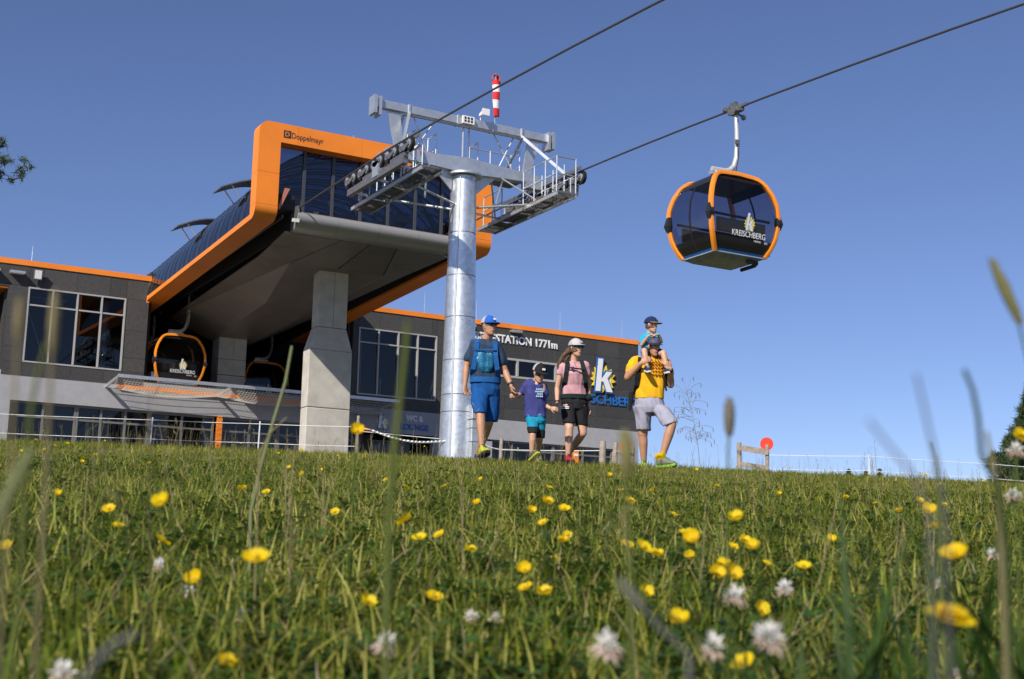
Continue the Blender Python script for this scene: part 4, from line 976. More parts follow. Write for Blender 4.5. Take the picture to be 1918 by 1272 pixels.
# ---- father on the left
def man_blue():
    P = frame(205, 1180, .001664)
    t = thing('person', 'man in dark patterned shirt, blue shorts and blue cap, leftmost of the walkers', 'person', ground_place(901, 868, 16.4), -AZ)
    sk = MB(); hc = P(268, 160, -.02); yaw = .75
    M = head(sk, hc, yaw, .02)
    nb_ = P(245, 262, .02); limb(sk, [hc+V((0, .02, -.06)), nb_, nb_+V((0, .02, -.08))], [.056, .058, .07])
    shL, shR = P(138, 300, .05), P(338, 312, -.03)
    waist = P(236, 575, .02); hipL, hipR = P(190, 640, .0), P(292, 640, .03)
    tor = [ering(P(240, 275, .02), .10, .07, .2), ering(P(238, 315, .02), .185, .105, .2, p=2.4), ering(P(236, 390, .01), .178, .118, .2, p=2.4), ering(P(236, 490, .01), .158, .108, .2, p=2.4), ering(P(238, 575, .02), .156, .105, .15, p=2.4), ering(P(240, 650, .02), .165, .115, .1, p=2.4)]
    sk.loft(tor)
    eL, wL = P(96, 462, .07), P(84, 612, .03); eR, wR = P(388, 500, .0), P(432, 618, -.10)
    limb(sk, [shL+V((.012, 0, -.02)), eL], [.050, .043]); limb(sk, [eL, eL.lerp(wL, .3), wL], [.043, .044, .028])
    limb(sk, [shR-V((.012, 0, .02)), eR], [.050, .043]); limb(sk, [eR, eR.lerp(wR, .3), wR], [.043, .044, .028])
    hand(sk, wL, P(92, 690, 0)-wL, V((.6, -.6, 0)), 1.05, .45, -1)
    hand(sk, wR, P(446, 690, -.13)-wR, V((.9, .1, .0)), 1.05, .75, 1)
    kF, aF = P(205, 862, -.24), P(212, 1085, -.30); kR, aR = P(262, 895, .06), P(176, 1105, .36)
    limb(sk, [hipL, kF], [.088, .058]); limb(sk, [kF, kF.lerp(aF, .3), aF], [.056, .058, .036])
    limb(sk, [hipR, kR], [.088, .058]); limb(sk, [kR, kR.lerp(aR, .3), aR], [.056, .058, .036])
    fuse(sk, 'body', SKIN_A, t, .007, 3)
    face_parts(M, 1, t, DARK_HAIR, LENS)
    b = MB(); b.loft([[M @ V((.0735*math.cos(a), -.001+.0905*math.sin(a)*1.0, z)) for a in [2*PI*k/16 for k in range(16)]] for z in (-.005, .05)])
    b.build('hair', GREY_STUBBLE, t, True)
    cap(M, 1.04, t, CAPB, CAPG, CAPB, WHITE)
    SH = mat('patterned_navy_shirt', (0.012, 0.022, 0.055), .8, noise_scale=10, noise_amt=.2, bump=.3, bump_scale=12, col2=(0.010, 0.04, 0.085))
    s_ = MB()
    s_.loft([ering(P(246, 258, .02), .066, .066, .1), ering(P(240, 275, .02), .115, .085, .2), ering(P(238, 312, .02), .198, .118, .2, p=2.4), ering(P(236, 390, .01), .190, .130, .2, p=2.4), ering(P(236, 490, .01), .175, .124, .2, p=2.4), ering(P(238, 595, .02), .178, .124, .15, p=2.4)])
    limb(s_, [shL+V((.035, 0, .0)), shL.lerp(eL, .62)], [.082, .068]); limb(s_, [shR-V((.035, 0, .0)), shR.lerp(eR, .66)], [.082, .068])
    wrinkle(fuse(s_, 'shirt', SH, t, .008, 4), .007, 9, 3)
    so = MB(); B_ = cloth_mat('blue_shorts', (0.006, 0.065, 0.23))
    so.loft([ering(P(236, 568, .02), .165, .118, .15, p=2.4), ering(P(240, 640, .02), .185, .13, .1, p=2.4), ering(P(241, 690, .02), .17, .12, .1)])
    so.loft([ering(P(198, 640, .0), .105, .11), ering(P(195, 730, -.10), .100, .105), ering(P(200, 838, -.215), .087, .092)])
    so.loft([ering(P(285, 640, .03), .105, .11), ering(P(280, 740, .05), .102, .105), ering(P(278, 878, .06), .088, .094)])
    wrinkle(fuse(so, 'shorts', B_, t, .008, 4), .007, 8, 8)
    MB().tube([wR.lerp(eR, .10)-(eR-wR).normalized()*.014, wR.lerp(eR, .10)+(eR-wR).normalized()*.014], .036, 14).build('watch', BLACK, t, True)
    LIME = mat('shoe_lime', (0.45, 0.47, 0.03), .6); NAVY = mat('shoe_navy', (0.02, 0.03, 0.10), .6)
    shoe(t, aF+V((.012, -.01, -.02)), (.35, -1, .12), (0, .1, 1), 1.1, LIME, BLACK)
    shoe(t, aR+V((0, .0, -.02)), (.25, -1, -.35), (0, -.3, 1), 1.1, NAVY, LIME)
    # backpack
    BP = cloth_mat('backpack_blue', (0.010, 0.085, 0.27)); bp = thing('backpack', 'bright blue backpack with hip belt worn by the leftmost man', 'backpack', t.location, -AZ)
    b = MB(); b.loft([ering(P(225, 290, .22), .15, .08, .2, p=3), ering(P(222, 380, .25), .175, .115, .2, p=3), ering(P(222, 500, .25), .18, .12, .2, p=3), ering(P(226, 575, .22), .165, .09, .2, p=3)]); wrinkle(fuse(b, 'pack_body', BP, bp, .012, 4), .008, 7)
    for sx, x0, x1 in ((-1, 178, 150), (1, 318, 330)):
        c = [P(x0+8, 262, .12), P(x0, 262, -.02), P(x0-3*sx, 300, -.115), P((x0+x1)/2-6*sx, 400, -.14), P(x1, 500, -.115), P(x1-10*sx*-1, 560, .02)]
        b = MB()
        for q, r in zip(c, c[1:]): b.bar(q, r, .058, .016, up=(0, -1, .2))
        b.build('shoulder_strap', BP, bp)
    b = MB(); rg = ering(P(238, 575, .02), .186, .134, .15, 28, p=2.4)
    b.loft([[p+V((0, 0, dz))+V((p.x-P(238, 575).x, p.y-.02, 0))*e for p in rg] for dz, e in ((-.035, 0), (-.03, .05), (.03, .05), (.035, 0))]); b.build('hip_belt', BP, bp, True)
    MB().bar(P(160, 355, -.145), P(322, 352, -.155), .02, .012, up=(0, -1, 0)).build('chest_strap', BP, bp)
    TEAL = mat('teal_mesh_pocket', (0.012, 0.13, 0.24), .35, noise_scale=12, noise_amt=.4, bump=.5, bump_scale=20)
    b = MB(); b.loft([ering(P(245, 372, -.112), .105, .030, .2, p=3), ering(P(243, 420, -.116), .115, .036, .2, p=3), ering(P(243, 480, -.112), .095, .034, .2, p=3), ering(P(244, 522, -.106), .05, .022, .2, p=3)]); wrinkle(fuse(b, 'front_pocket', TEAL, bp, .009, 3), .006, 14)
man_blue()

# ---- boy holding hands
def boy():
    P = frame(290, 1170, .001182)
    t = thing('person', 'boy in violet blue T-shirt and black cap looking down between two adults', 'person', ground_place(1002, 870, 16.4), -AZ)
    sk = MB(); hc = P(345, 222, -.05); M = head(sk, hc, .45, .38, .90)
    nb_ = P(305, 300, .02); limb(sk, [hc+V((-.02, .03, -.05)), nb_, nb_+V((0, .01, -.05))], [.044, .042, .05])
    shL, shR = P(222, 322, .02), P(385, 335, -.02)
    sk.loft([ering(P(303, 305, .02), .06, .05), ering(P(303, 335, .02), .125, .075, .1, p=2.4), ering(P(302, 430, .01), .12, .08, .1, p=2.4), ering(P(300, 560, .02), .115, .08, p=2.4), ering(P(300, 680, .02), .12, .085, p=2.4)])
    eL, wL = P(140, 440, .03), P(103, 470, -.08); eR, wR = P(398, 545, .05), P(455, 590, -.06)
    limb(sk, [shL, eL], [.040, .032]); limb(sk, [eL, wL], [.032, .023]); limb(sk, [shR, eR], [.040, .032]); limb(sk, [eR, wR], [.032, .023])
    hand(sk, wL, V((-.9, -.2, -.05)), V((0, .9, .3)), .74, 1.0, 1); hand(sk, wR, V((.95, -.1, -.12)), V((.1, .9, -.2)), .78, .6, -1)
    hipL, hipR = P(262, 700, .0), P(345, 700, .03); kF, aF = P(268, 880, -.14), P(258, 1055, -.10); kR, aR = P(345, 890, .02), P(330, 985, .30)
    limb(sk, [hipL, kF], [.062, .044]); limb(sk, [kF, kF.lerp(aF, .3), aF], [.042, .045, .029]); limb(sk, [hipR, kR], [.062, .044]); limb(sk, [kR, kR.lerp(aR, .3), aR], [.042, .045, .029])
    fuse(sk, 'body', SKIN_B, t, .006, 3); face_parts(M, .9, t, BROWN_HAIR)
    b = MB(); b.loft([[M @ V((.068*math.cos(a)*.98, .004+.086*math.sin(a), z)) for a in [2*PI*k/16 for k in range(16)]] for z in (-.02, .05)]); b.build('hair', BROWN_HAIR, t, True)
    cap(M, .98, t, CAPK, CAPG, CAPK, WHITE)
    TS = cloth_mat('violet_blue_shirt', (0.04, 0.045, 0.17)); s_ = MB()
    s_.loft([ering(P(305, 297, .02), .05, .05), ering(P(303, 312, .02), .085, .062), ering(P(303, 340, .02), .140, .088, .1, p=2.4), ering(P(302, 430, .01), .136, .094, .1, p=2.4), ering(P(300, 560, .02), .136, .098, p=2.4), ering(P(298, 685, .02), .132, .10, p=2.4)])
    limb(s_, [shL+V((.02, 0, .01)), shL.lerp(eL, .78)], [.055, .052]); limb(s_, [shR-V((.02, 0, 0)), shR.lerp(eR, .5)], [.055, .052]); wrinkle(fuse(s_, 'shirt', TS, t, .007, 4), .007, 10, 5)
    PR = mat('pale_print', (0.30, 0.45, 0.62), .8)
    for i, (w_, dx) in enumerate(((.085, .0), (.10, -.004), (.075, .006), (.09, 0))):
        c = P(342+dx*800, 395+i*25, -.088); n_ = 4
        for k in range(n_): MB().box(c.x-w_/2+k*w_/n_+.003, c.x-w_/2+(k+1)*w_/n_-.003, c.y-.010, c.y+.012, c.z-.010, c.z+.010).build('shirt_print', PR, t)
    TEALS = cloth_mat('teal_shorts', (0.008, 0.22, 0.34)); so = MB()
    so.loft([ering(P(300, 650, .02), .118, .088, p=2.4), ering(P(302, 720, .02), .125, .095, p=2.4), ering(P(304, 755, .02), .11, .085)])
    l1 = [ering(P(262, 700, .0), .075, .08), ering(P(266, 800, -.08), .070, .074)]; l2 = [ering(P(345, 700, .03), .075, .08), ering(P(346, 820, .04), .068, .072)]
    so.loft(l1); so.loft(l2); wrinkle(fuse(so, 'shorts', TEALS, t, .007, 3), .005, 10)
    bk = MB(); bk.loft([ering(P(266, 795, -.078), .072, .076), ering(P(269, 862, -.13), .064, .068)]); bk.loft([ering(P(346, 815, .04), .070, .074), ering(P(346, 900, .03), .062, .066)])
    fuse(bk, 'shorts_hem', CAPK, t, .007, 2)
    MB().tube([P(215, 720, -.06), P(262, 705, -.085), P(305, 735, -.08)], .006, 6).build('shorts_stripe', mat('stripe_plum', (0.12, 0.02, 0.08), .7), t)
    SB = mat('shoe_brown_grey', (0.09, 0.075, 0.06), .7); LIME = mat('shoe_sole_lime', (0.35, 0.42, 0.03), .6)
    shoe(t, aF+V((.0, -.0, -.015)), (.55, -1, .42), (-.2, .5, 1), .82, SB, LIME); shoe(t, aR+V((0, .01, -.015)), (.3, -.6, -.8), (0, -.8, .5), .82, SB, LIME)
boy()

# ---- woman
def woman():
    P = frame(215, 1178, .001508)
    t = thing('person', 'woman in pink T-shirt and black shorts with long brown hair', 'person', ground_place(1067, 873, 16.9), -AZ)
    sk = MB(); hc = P(283, 178, -.02); M = head(sk, hc, .70, .02, .93)
    nb_ = P(265, 285, .02); limb(sk, [hc+V((-.01, .02, -.06)), nb_, nb_+V((0, .01, -.06))], [.045, .045, .06])
    shL, shR = P(160, 335, .05), P(375, 330, -.02)
    sk.loft([ering(P(268, 295, .02), .08, .055, .15), ering(P(266, 330, .02), .155, .085, .15, p=2.4), ering(P(265, 400, .0), .148, .105, .15, p=2.4), ering(P(264, 500, .01), .122, .085, .1, p=2.4), ering(P(264, 600, .02), .15, .10, p=2.4), ering(P(265, 680, .02), .162, .115, p=2.4)])
    eL, wL = P(120, 520, .08), P(116, 655, -.02); eR, wR = P(392, 530, .12), P(388, 680, .10)
    limb(sk, [shL, eL], [.044, .034]); limb(sk, [eL, eL.lerp(wL, .3), wL], [.034, .034, .023]); limb(sk, [shR, eR], [.044, .034]); limb(sk, [eR, eR.lerp(wR, .3), wR], [.034, .034, .023])
    hand(sk, wL, P(104, 725, -.06)-wL, V((-.9, -.2, 0)), .92, .7, -1); hand(sk, wR, P(388, 745, .06)-wR, V((-.7, -.6, 0)), .92, .4, 1)
    hipL, hipR = P(215, 680, .0), P(315, 680, .03); kF, aF = P(212, 880, -.16), P(198, 1105, -.14); kR, aR = P(330, 910, .0), P(212, 1065, .42)
    limb(sk, [hipL, kF], [.088, .054]); limb(sk, [kF, kF.lerp(aF, .3), aF], [.050, .054, .032]); limb(sk, [hipR, kR], [.088, .054]); limb(sk, [kR, kR.lerp(aR, .3), aR], [.050, .054, .032])
    fuse(sk, 'body', SKIN_B, t, .007, 3); face_parts(M, .93, t, BROWN_HAIR, LENS)
    hb = MB(); hb.loft([[M @ V((.0755*math.cos(a), .012+.090*math.sin(a), z)) for a in [2*PI*k/16 for k in range(16)]] for z in (-.05, .0, .05)])
    for k in range(16):
        q = k/15; r0 = M @ V((-.05+.07*q, .06, -.02+.03*math.sin(k*1.7))); e0 = P(118+55*q+8*math.sin(k*2.3), 320+28*math.sin(k*1.3)+20*q, .07-.05*math.sin(k)); m0 = r0.lerp(e0, .5)+V((-.012, .01, .028))
        hb.tube([r0, r0.lerp(m0, .5)+V((0, 0, .012)), m0, m0.lerp(e0, .6)+V((0, 0, .005)), e0], [.022, .024, .020, .012, .003], 7)
    hb.build('hair', BROWN_HAIR, t, True)
    cap(M, .98, t, CAPL, CAPG, CAPL, mat('cap_patch_pink', (.6, .45, .45), .8))
    TS = cloth_mat('pink_shirt', (0.50, 0.27, 0.30)); s_ = MB()
    s_.loft([ering(P(268, 292, .0), .075, .06, .15), ering(P(267, 312, .02), .125, .078, .15), ering(P(266, 335, .02), .166, .097, .15, p=2.4), ering(P(265, 405, -.005), .160, .120, .15, p=2.4), ering(P(264, 500, .01), .140, .102, .1, p=2.4), ering(P(264, 585, .02), .155, .11, p=2.4)])
    limb(s_, [shL+V((.02, 0, .01)), shL.lerp(eL, .26)], [.060, .058]); limb(s_, [shR-V((.02, 0, -.01)), shR.lerp(eR, .32)], [.060, .056]); wrinkle(fuse(s_, 'shirt', TS, t, .007, 4), .007, 10, 2)
    BS = cloth_mat('black_shorts', (0.014, 0.014, 0.017)); so = MB()
    so.loft([ering(P(264, 578, .02), .155, .108, p=2.4), ering(P(265, 650, .02), .174, .125, p=2.4), ering(P(265, 705, .02), .155, .115)])
    so.loft([ering(P(214, 680, .0), .100, .105), ering(P(211, 830, -.125), .080, .085)]); so.loft([ering(P(315, 680, .03), .100, .105), ering(P(327, 842, .02), .080, .085)])
    wrinkle(fuse(so, 'shorts', BS, t, .007, 4), .005, 9)
    MB().tube([wL.lerp(eL, .12)-V((0, 0, .013)), wL.lerp(eL, .12)+V((0, 0, .013))], .029, 14).build('watch', BLACK, t, True)
    RS = mat('shoe_red', (0.30, 0.015, 0.02), .6)
    shoe(t, aF+V((0, 0, -.005)), (.3, -1, -.05), (0, 0, 1), .95, RS, BLACK); shoe(t, aR+V((0, .02, 0)), (.1, -.75, -.9), (0, -.9, .6), .95, RS, BLACK)
    GP = cloth_mat('dark_green_pack', (0.010, 0.020, 0.018)); bp = thing('backpack', 'small dark backpack with chest strap worn by the woman in pink', 'backpack', t.location, -AZ)
    b = MB(); b.loft([ering(P(262, 320, .19), .11, .06, .15, p=3), ering(P(262, 420, .22), .13, .09, .15, p=3), ering(P(262, 560, .21), .13, .08, .15, p=3)]); fuse(b, 'pack_body', GP, bp, .012, 3)
    for sx, x0, x1 in ((-1, 208, 178), (1, 330, 360)):
        c = [P(x0, 290, .12), P(x0, 285, -.02), P(x0+4*sx, 320, -.10), P((x0+x1)/2, 400, -.125), P(x1, 480, -.09), P(x1+6*sx, 540, .04)]; b = MB()
        for q, r in zip(c, c[1:]): b.bar(q, r, .052, .014, up=(0, -1, .2))
        b.build('shoulder_strap', GP, bp)
    MB().bar(P(205, 358, -.135), P(345, 372, -.14), .018, .014, up=(0, -1, 0)).build('chest_strap', GP, bp)
    MB().box(P(250, 0).x-.02+.62*.027, P(250, 0).x+.03, -.155, -.138, P(0, 375).z, P(0, 352).z).build('buckle', BLACK, bp)
    b = MB(); rg = ering(P(264, 598, .02), .172, .124, 0, 28, p=2.4); cx = P(264, 598).x
    b.loft([[p+V(((p.x-cx)*e, (p.y-.02)*e, dz)) for p in rg] for dz, e in ((-.03, 0), (-.025, .06), (.025, .06), (.03, 0))]); b.build('hip_belt', GP, bp, True)
    b = MB(); b.ball(P(388, 608, -.04), .05, .05, .04); b.build('belt_pouch', GP, bp, True)
    # walking-stick tips held at her side
    for i, dz in enumerate((0, -.022)):
        o = MB().tube([P(140, 690, -.10)+V((0, 0, dz)), P(212, 698-i*2, -.16)+V((0, 0, dz))], .006, 8).build('stick', WHITE, bp)
woman()

# ---- man in yellow with a child on his shoulders
def man_yellow():
    P = frame(250, 1192, .001777)
    loc = ground_place(1218, 880, 17.0)
    t = thing('person', 'man in yellow T-shirt and pale shorts carrying a child on his shoulders', 'person', loc, -AZ)
    sk = MB(); hc = P(297, 312, -.06); M = head(sk, hc, .30, .16, 1.0)
    nb_ = P(285, 385, .02); limb(sk, [hc+V((0, .03, -.05)), nb_, nb_+V((0, .02, -.08))], [.058, .062, .075])
    shL, shR = P(155, 412, .02), P(388, 415, .0)
    sk.loft([ering(P(275, 390, .02), .11, .075), ering(P(272, 425, .02), .195, .11, p=2.4), ering(P(268, 500, .0), .185, .125, p=2.4), ering(P(264, 600, .01), .165, .115, p=2.4), ering(P(262, 690, .02), .165, .115, p=2.4), ering(P(265, 760, .02), .172, .12, p=2.4)])
    eL, wL = P(98, 540, -.04), P(190, 448, -.20); eR, wR = P(412, 588, -.04), P(402, 482, -.20)
    limb(sk, [shL, eL], [.062, .047]); limb(sk, [eL, eL.lerp(wL, .3), wL], [.048, .048, .031]); limb(sk, [shR, eR], [.062, .047]); limb(sk, [eR, eR.lerp(wR, .3), wR], [.048, .048, .031])
    hand(sk, wL, P(245, 415, -.22)-wL, V((.2, .9, -.1)), 1.05, .55, 1); hand(sk, wR, P(350, 415, -.22)-wR, V((-.1, .9, -.2)), 1.05, .55, -1)
    hipL, hipR = P(205, 760, .02), P(320, 760, .0); kF, aF = P(400, 888, -.22), P(322, 1128, -.20); kS, aS = P(206, 950, .06), P(212, 1140, .12)
    limb(sk, [hipR, kF], [.098, .064]); limb(sk, [kF, kF.lerp(aF, .3), aF], [.060, .063, .038]); limb(sk, [hipL, kS], [.098, .064]); limb(sk, [kS, kS.lerp(aS, .3), aS], [.058, .060, .038])
    fuse(sk, 'body', SKIN_C, t, .007, 3); face_parts(M, 1.0, t, DARK_HAIR)
    b = MB(); b.loft([[M @ V((.0745*math.cos(a), .004+.090*math.sin(a), z)) for a in [2*PI*k/16 for k in range(16)]] for z in (-.03, .05)]); b.build('hair', DARK_HAIR, t, True)
    cap(M, 1.03, t, mat('cap_navy_print', (0.014, 0.018, 0.045), .8, noise_scale=40, noise_amt=.2, col2=(0.10, 0.10, 0.13)), CAPN, CAPN)
    YS = cloth_mat('yellow_shirt', (0.72, 0.38, 0.012)); s_ = MB()
    s_.loft([ering(P(282, 382, .02), .075, .07), ering(P(275, 400, .02), .14, .095), ering(P(272, 428, .02), .208, .124, p=2.4), ering(P(268, 500, .0), .200, .140, p=2.4), ering(P(264, 600, .01), .186, .132, p=2.4), ering(P(262, 690, .02), .182, .132, p=2.4)])
    limb(s_, [shL+V((.03, 0, .01)), shL.lerp(eL, .60)], [.078, .074]); limb(s_, [shR-V((.03, 0, -.01)), shR.lerp(eR, .50)], [.078, .072]); wrinkle(fuse(s_, 'shirt', YS, t, .008, 4), .008, 8, 7)
    PRN = mat('orange_print', (0.50, 0.17, 0.012), .8)
    for i in range(5):
        for j in range(5):
            c = P(258+j*21, 415+i*26, -.137-.002*(2-abs(j-2))); MB().box(c.x-.011, c.x+.011, c.y-.012, c.y+.03, c.z-.008, c.z+.008).build('shirt_print', PRN, t)
    GS = cloth_mat('pale_lilac_shorts', (0.29, 0.29, 0.36), .06); so = MB()
    so.loft([ering(P(262, 680, .02), .180, .130, p=2.4), ering(P(266, 760, .02), .205, .145, p=2.4), ering(P(266, 800, .02), .19, .13)])
    so.loft([ering(P(205, 750, .02), .120, .125), ering(P(208, 840, .03), .108, .112), ering(P(210, 918, .05), .100, .104)])
    so.loft([ering(P(322, 745, .0), .125, .125, 0), ering(P(355, 815, -.10), .112, .115, 0, tilt=.25), ering(P(388, 884, -.19), .098, .104, 0, tilt=.35)])
    wrinkle(fuse(so, 'shorts', GS, t, .008, 4), .009, 8, 4)
    GR = mat('shoe_green', (0.22, 0.42, 0.06), .6); GY = mat('shoe_grey_green', (0.13, 0.15, 0.10), .6)
    shoe(t, aS+V((0, 0, -.01)), (.05, -1, -.05), (0, 0, 1), 1.1, GR, BLACK); shoe(t, aF+V((0, 0, -.01)), (.85, -.7, .05), (0, 0, 1), 1.1, GY, GR)
    MB().tube([wR.lerp(eR, .10)-(eR-wR).normalized()*.014, wR.lerp(eR, .10)+(eR-wR).normalized()*.014], .040, 14).build('watch', BLACK, t, True)
    BK = cloth_mat('black_pack', (0.012, 0.012, 0.013)); bp = thing('backpack', 'black backpack with dangling strap worn by the man in yellow', 'backpack', loc, -AZ)
    b = MB(); b.loft([ering(P(265, 410, .20), .13, .07, 0, p=3), ering(P(258, 520, .24), .16, .11, 0, p=3), ering(P(255, 690, .23), .16, .10, 0, p=3)]); fuse(b, 'pack_body', BK, bp, .012, 3)
    c = [P(196, 392, .08), P(193, 390, -.03), P(186, 430, -.11), P(175, 520, -.13), P(160, 600, -.08), P(150, 660, .03)]; b = MB()
    for q, r in zip(c, c[1:]): b.bar(q, r, .05, .014, up=(0, -1, .2))
    b.build('shoulder_strap', BK, bp)
    c = [P(365, 395, .08), P(368, 395, -.03), P(374, 440, -.10), P(380, 520, -.12), P(378, 600, -.06)]; b = MB()
    for q, r in zip(c, c[1:]): b.bar(q, r, .05, .014, up=(0, -1, .2))
    b.build('shoulder_strap', BK, bp)
    MB().bar(P(355, 545, -.14), P(374, 640, -.13), .024, .008, up=(0, -1, 0)).build('loose_strap', BK, bp)
    b = MB(); b.loft([ering(P(128, 640, .02), .03, .02), ering(P(122, 700, .02), .035, .025), ering(P(112, 780, .02), .012, .01)]); b.build('hip_strap', BK, bp, True)
    # the child on his shoulders
    ct = thing('person', 'small child in turquoise shirt and navy cap riding on the man\'s shoulders', 'person', loc, -AZ)
    sk = MB(); hc = P(288, 142, .03); M2 = head(sk, hc, .95, .05, .80)
    nb_ = P(272, 192, .06); limb(sk, [hc+V((-.01, .02, -.05)), nb_, nb_+V((0, .01, -.04))], [.038, .038, .045])
    sL, sR = P(226, 222, .06), P(330, 210, .04)
    sk.loft([ering(P(275, 200, .06), .06, .045), ering(P(275, 225, .06), .10, .065, .2, p=2.4), ering(P(272, 290, .07), .095, .07, .2, p=2.4), ering(P(268, 350, .08), .10, .08, p=2.4)])
    e1, w1_ = P(212, 292, .0), P(255, 236, -.10); e2, w2_ = P(352, 268, -.02), P(330, 222, -.10)
    limb(sk, [sL, e1], [.032, .027]); limb(sk, [e1, w1_], [.027, .019]); limb(sk, [sR, e2], [.032, .027]); limb(sk, [e2, w2_], [.027, .019])
    hand(sk, w1_, P(292, 222, -.13)-w1_, V((0, .2, -1)), .62, .4, 1); hand(sk, w2_, P(300, 226, -.13)-w2_, V((0, .2, -1)), .62, .4, -1)
    k1, a1 = P(218, 352, -.16), P(232, 462, -.20); k2, a2 = P(358, 366, -.16), P(374, 472, -.20)
    limb(sk, [P(248, 345, .05), k1], [.055, .042]); limb(sk, [k1, k1.lerp(a1, .3), a1], [.040, .040, .027]); limb(sk, [P(300, 345, .05), k2], [.055, .042]); limb(sk, [k2, k2.lerp(a2, .3), a2], [.040, .040, .027])
    fuse(sk, 'body', SKIN_B, ct, .006, 3); face_parts(M2, .8, ct, BROWN_HAIR)
    b = MB(); b.loft([[M2 @ V((.062*math.cos(a), .008+.076*math.sin(a), z)) for a in [2*PI*k/16 for k in range(16)]] for z in (-.035, .04)]); b.build('hair', BROWN_HAIR, ct, True)
    cap(M2, .90, ct, CAPN, CAPN, CAPT, mat('cap_patch_multicolour', (.45, .30, .25), .8, noise_scale=60, noise_amt=.5))
    TQ = cloth_mat('turquoise_shirt', (0.03, 0.30, 0.45)); s_ = MB()
    s_.loft([ering(P(274, 196, .06), .05, .045), ering(P(275, 208, .06), .08, .058, .2), ering(P(275, 228, .06), .108, .075, .2, p=2.4), ering(P(272, 290, .07), .106, .082, .2, p=2.4), ering(P(268, 340, .08), .108, .088, p=2.4)])
    limb(s_, [sL+V((.01, 0, 0)), sL.lerp(e1, .7)], [.045, .043]); limb(s_, [sR, sR.lerp(e2, .6)], [.045, .043]); wrinkle(fuse(s_, 'shirt', TQ, ct, .007, 3), .005, 12)
    NS_ = cloth_mat('child_navy_shorts', (0.012, 0.02, 0.06)); so = MB()
    so.loft([ering(P(268, 330, .08), .102, .085), ering(P(268, 372, .08), .10, .085)]); limb(so, [P(248, 345, .05), P(248, 345, .05).lerp(k1, .62)], [.068, .062]); limb(so, [P(300, 345, .05), P(300, 345, .05).lerp(k2, .62)], [.068, .062]); fuse(so, 'shorts', NS_, ct, .007, 3)
    SN = mat('child_shoe_navy', (0.02, 0.025, 0.06), .6)
    shoe(ct, a1+V((0, 0, -.01)), (.25, -1, -.25), (0, -.2, 1), .66, SN, WHITE); shoe(ct, a2+V((0, 0, -.01)), (.1, -1, -.15), (0, -.2, 1), .66, SN, WHITE)
man_yellow()
# ------------------------------------------------------------------ fences, posts, signs on the meadow
def gz(p): return ground_z(p[0], p[1])
def stake(name, label, cat, px, py, D, h, r, m, group=None, tilt=(0, 0), cap_m=None):
    p = at(px, py, D); p.z = gz(p)
    t = thing(name, label, cat, p, 0, group)
    MB().tube([(0, 0, -.15), (tilt[0]*.5, tilt[1]*.5, h*.5), (tilt[0], tilt[1], h)], [r, r*.97, r*.9], 9).build('shaft', m, t, True)
    if cap_m: MB().tube([(tilt[0], tilt[1], h-.01), (tilt[0], tilt[1], h+.03)], [r*1.25, r*.8], 8).build('insulator', cap_m, t, True)
    return p
LPOST = []
for i, (px, py, lab) in enumerate(((-60, 832, 'white plastic fence post at the left edge below the grey wall'), (281, 838, 'white plastic fence post below the safety net'), (483, 846, 'white plastic fence post left of the big concrete pillar'))):
    p = stake('fence_post', lab, 'fence post', px, py, 40, 1.05, .022, TAPE, 'white electric-fence posts', (.02, 0), TAPE); LPOST.append(p)
wp = stake('wooden_stake', 'slim grey wooden stake right of the big concrete pillar', 'stake', 667, 852, 39, 1.35, .05, WOOD, None, (.03, 0))
LPOST.append(wp)
rp = stake('wooden_stake', 'slim grey wooden stake beside the leftmost walker', 'stake', 937, 866, 30, .62, .045, WOOD, None, (.02, 0))
RP = []
for px, py, D, h, r, lab, tl in ((1128, 870, 28, .62, .075, 'thick weathered wooden post right of the woman', (.01, 0)), (1151, 870, 28, .60, .055, 'thinner weathered wooden post right of the thick one', (.03, 0)), (1183, 872, 28, .52, .05, 'short weathered wooden post at the yellow man\'s left leg', (.02, 0))):
    RP.append(stake('wooden_post', lab, 'post', px, py, D, h, r, WOOD, 'weathered wooden posts behind the walkers', tl))
b = MB(); b.bar(RP[1]+V((0, -.06, .42)), RP[2]+V((0, -.06, .40)), .05, .08); o = b.build('fence_rail', WOOD); tag(o, 'short grey rail between the wooden posts behind the walkers', 'rail')
op = at(1078, 870, 30); op.z = gz(op); t = thing('marker_post', 'flat orange marker post behind the woman\'s feet', 'post', op)
MB().box(-.07, .07, -.02, .02, -.1, .42).build('board', ORANGE, t); MB().box(-.055, .055, -.026, -.021, .30, .36).build('reflector', WHITE, t)
def tape(label, pts, r=.010, sag=.02):
    out = []
    for a, c in zip(pts, pts[1:]):
        for k in range(8):
            q = k/8; p = V(a).lerp(V(c), q); p.z -= sag*math.sin(q*PI)*((V(c)-V(a)).length/6); out.append(p)
    out.append(V(pts[-1])); o = MB().tube(out, r, 6).build('fence_tape', TAPE, None, True); tag(o, label, 'fence tape', 'white electric-fence tapes')
tape('upper white fence tape along the left meadow edge', [p+V((0, 0, 1.0)) for p in LPOST[:3]]+[wp+V((0, 0, 1.02))])
tape('lower white fence tape along the left meadow edge', [p+V((0, 0, .42)) for p in LPOST[:3]]+[wp+V((0, 0, .44))])
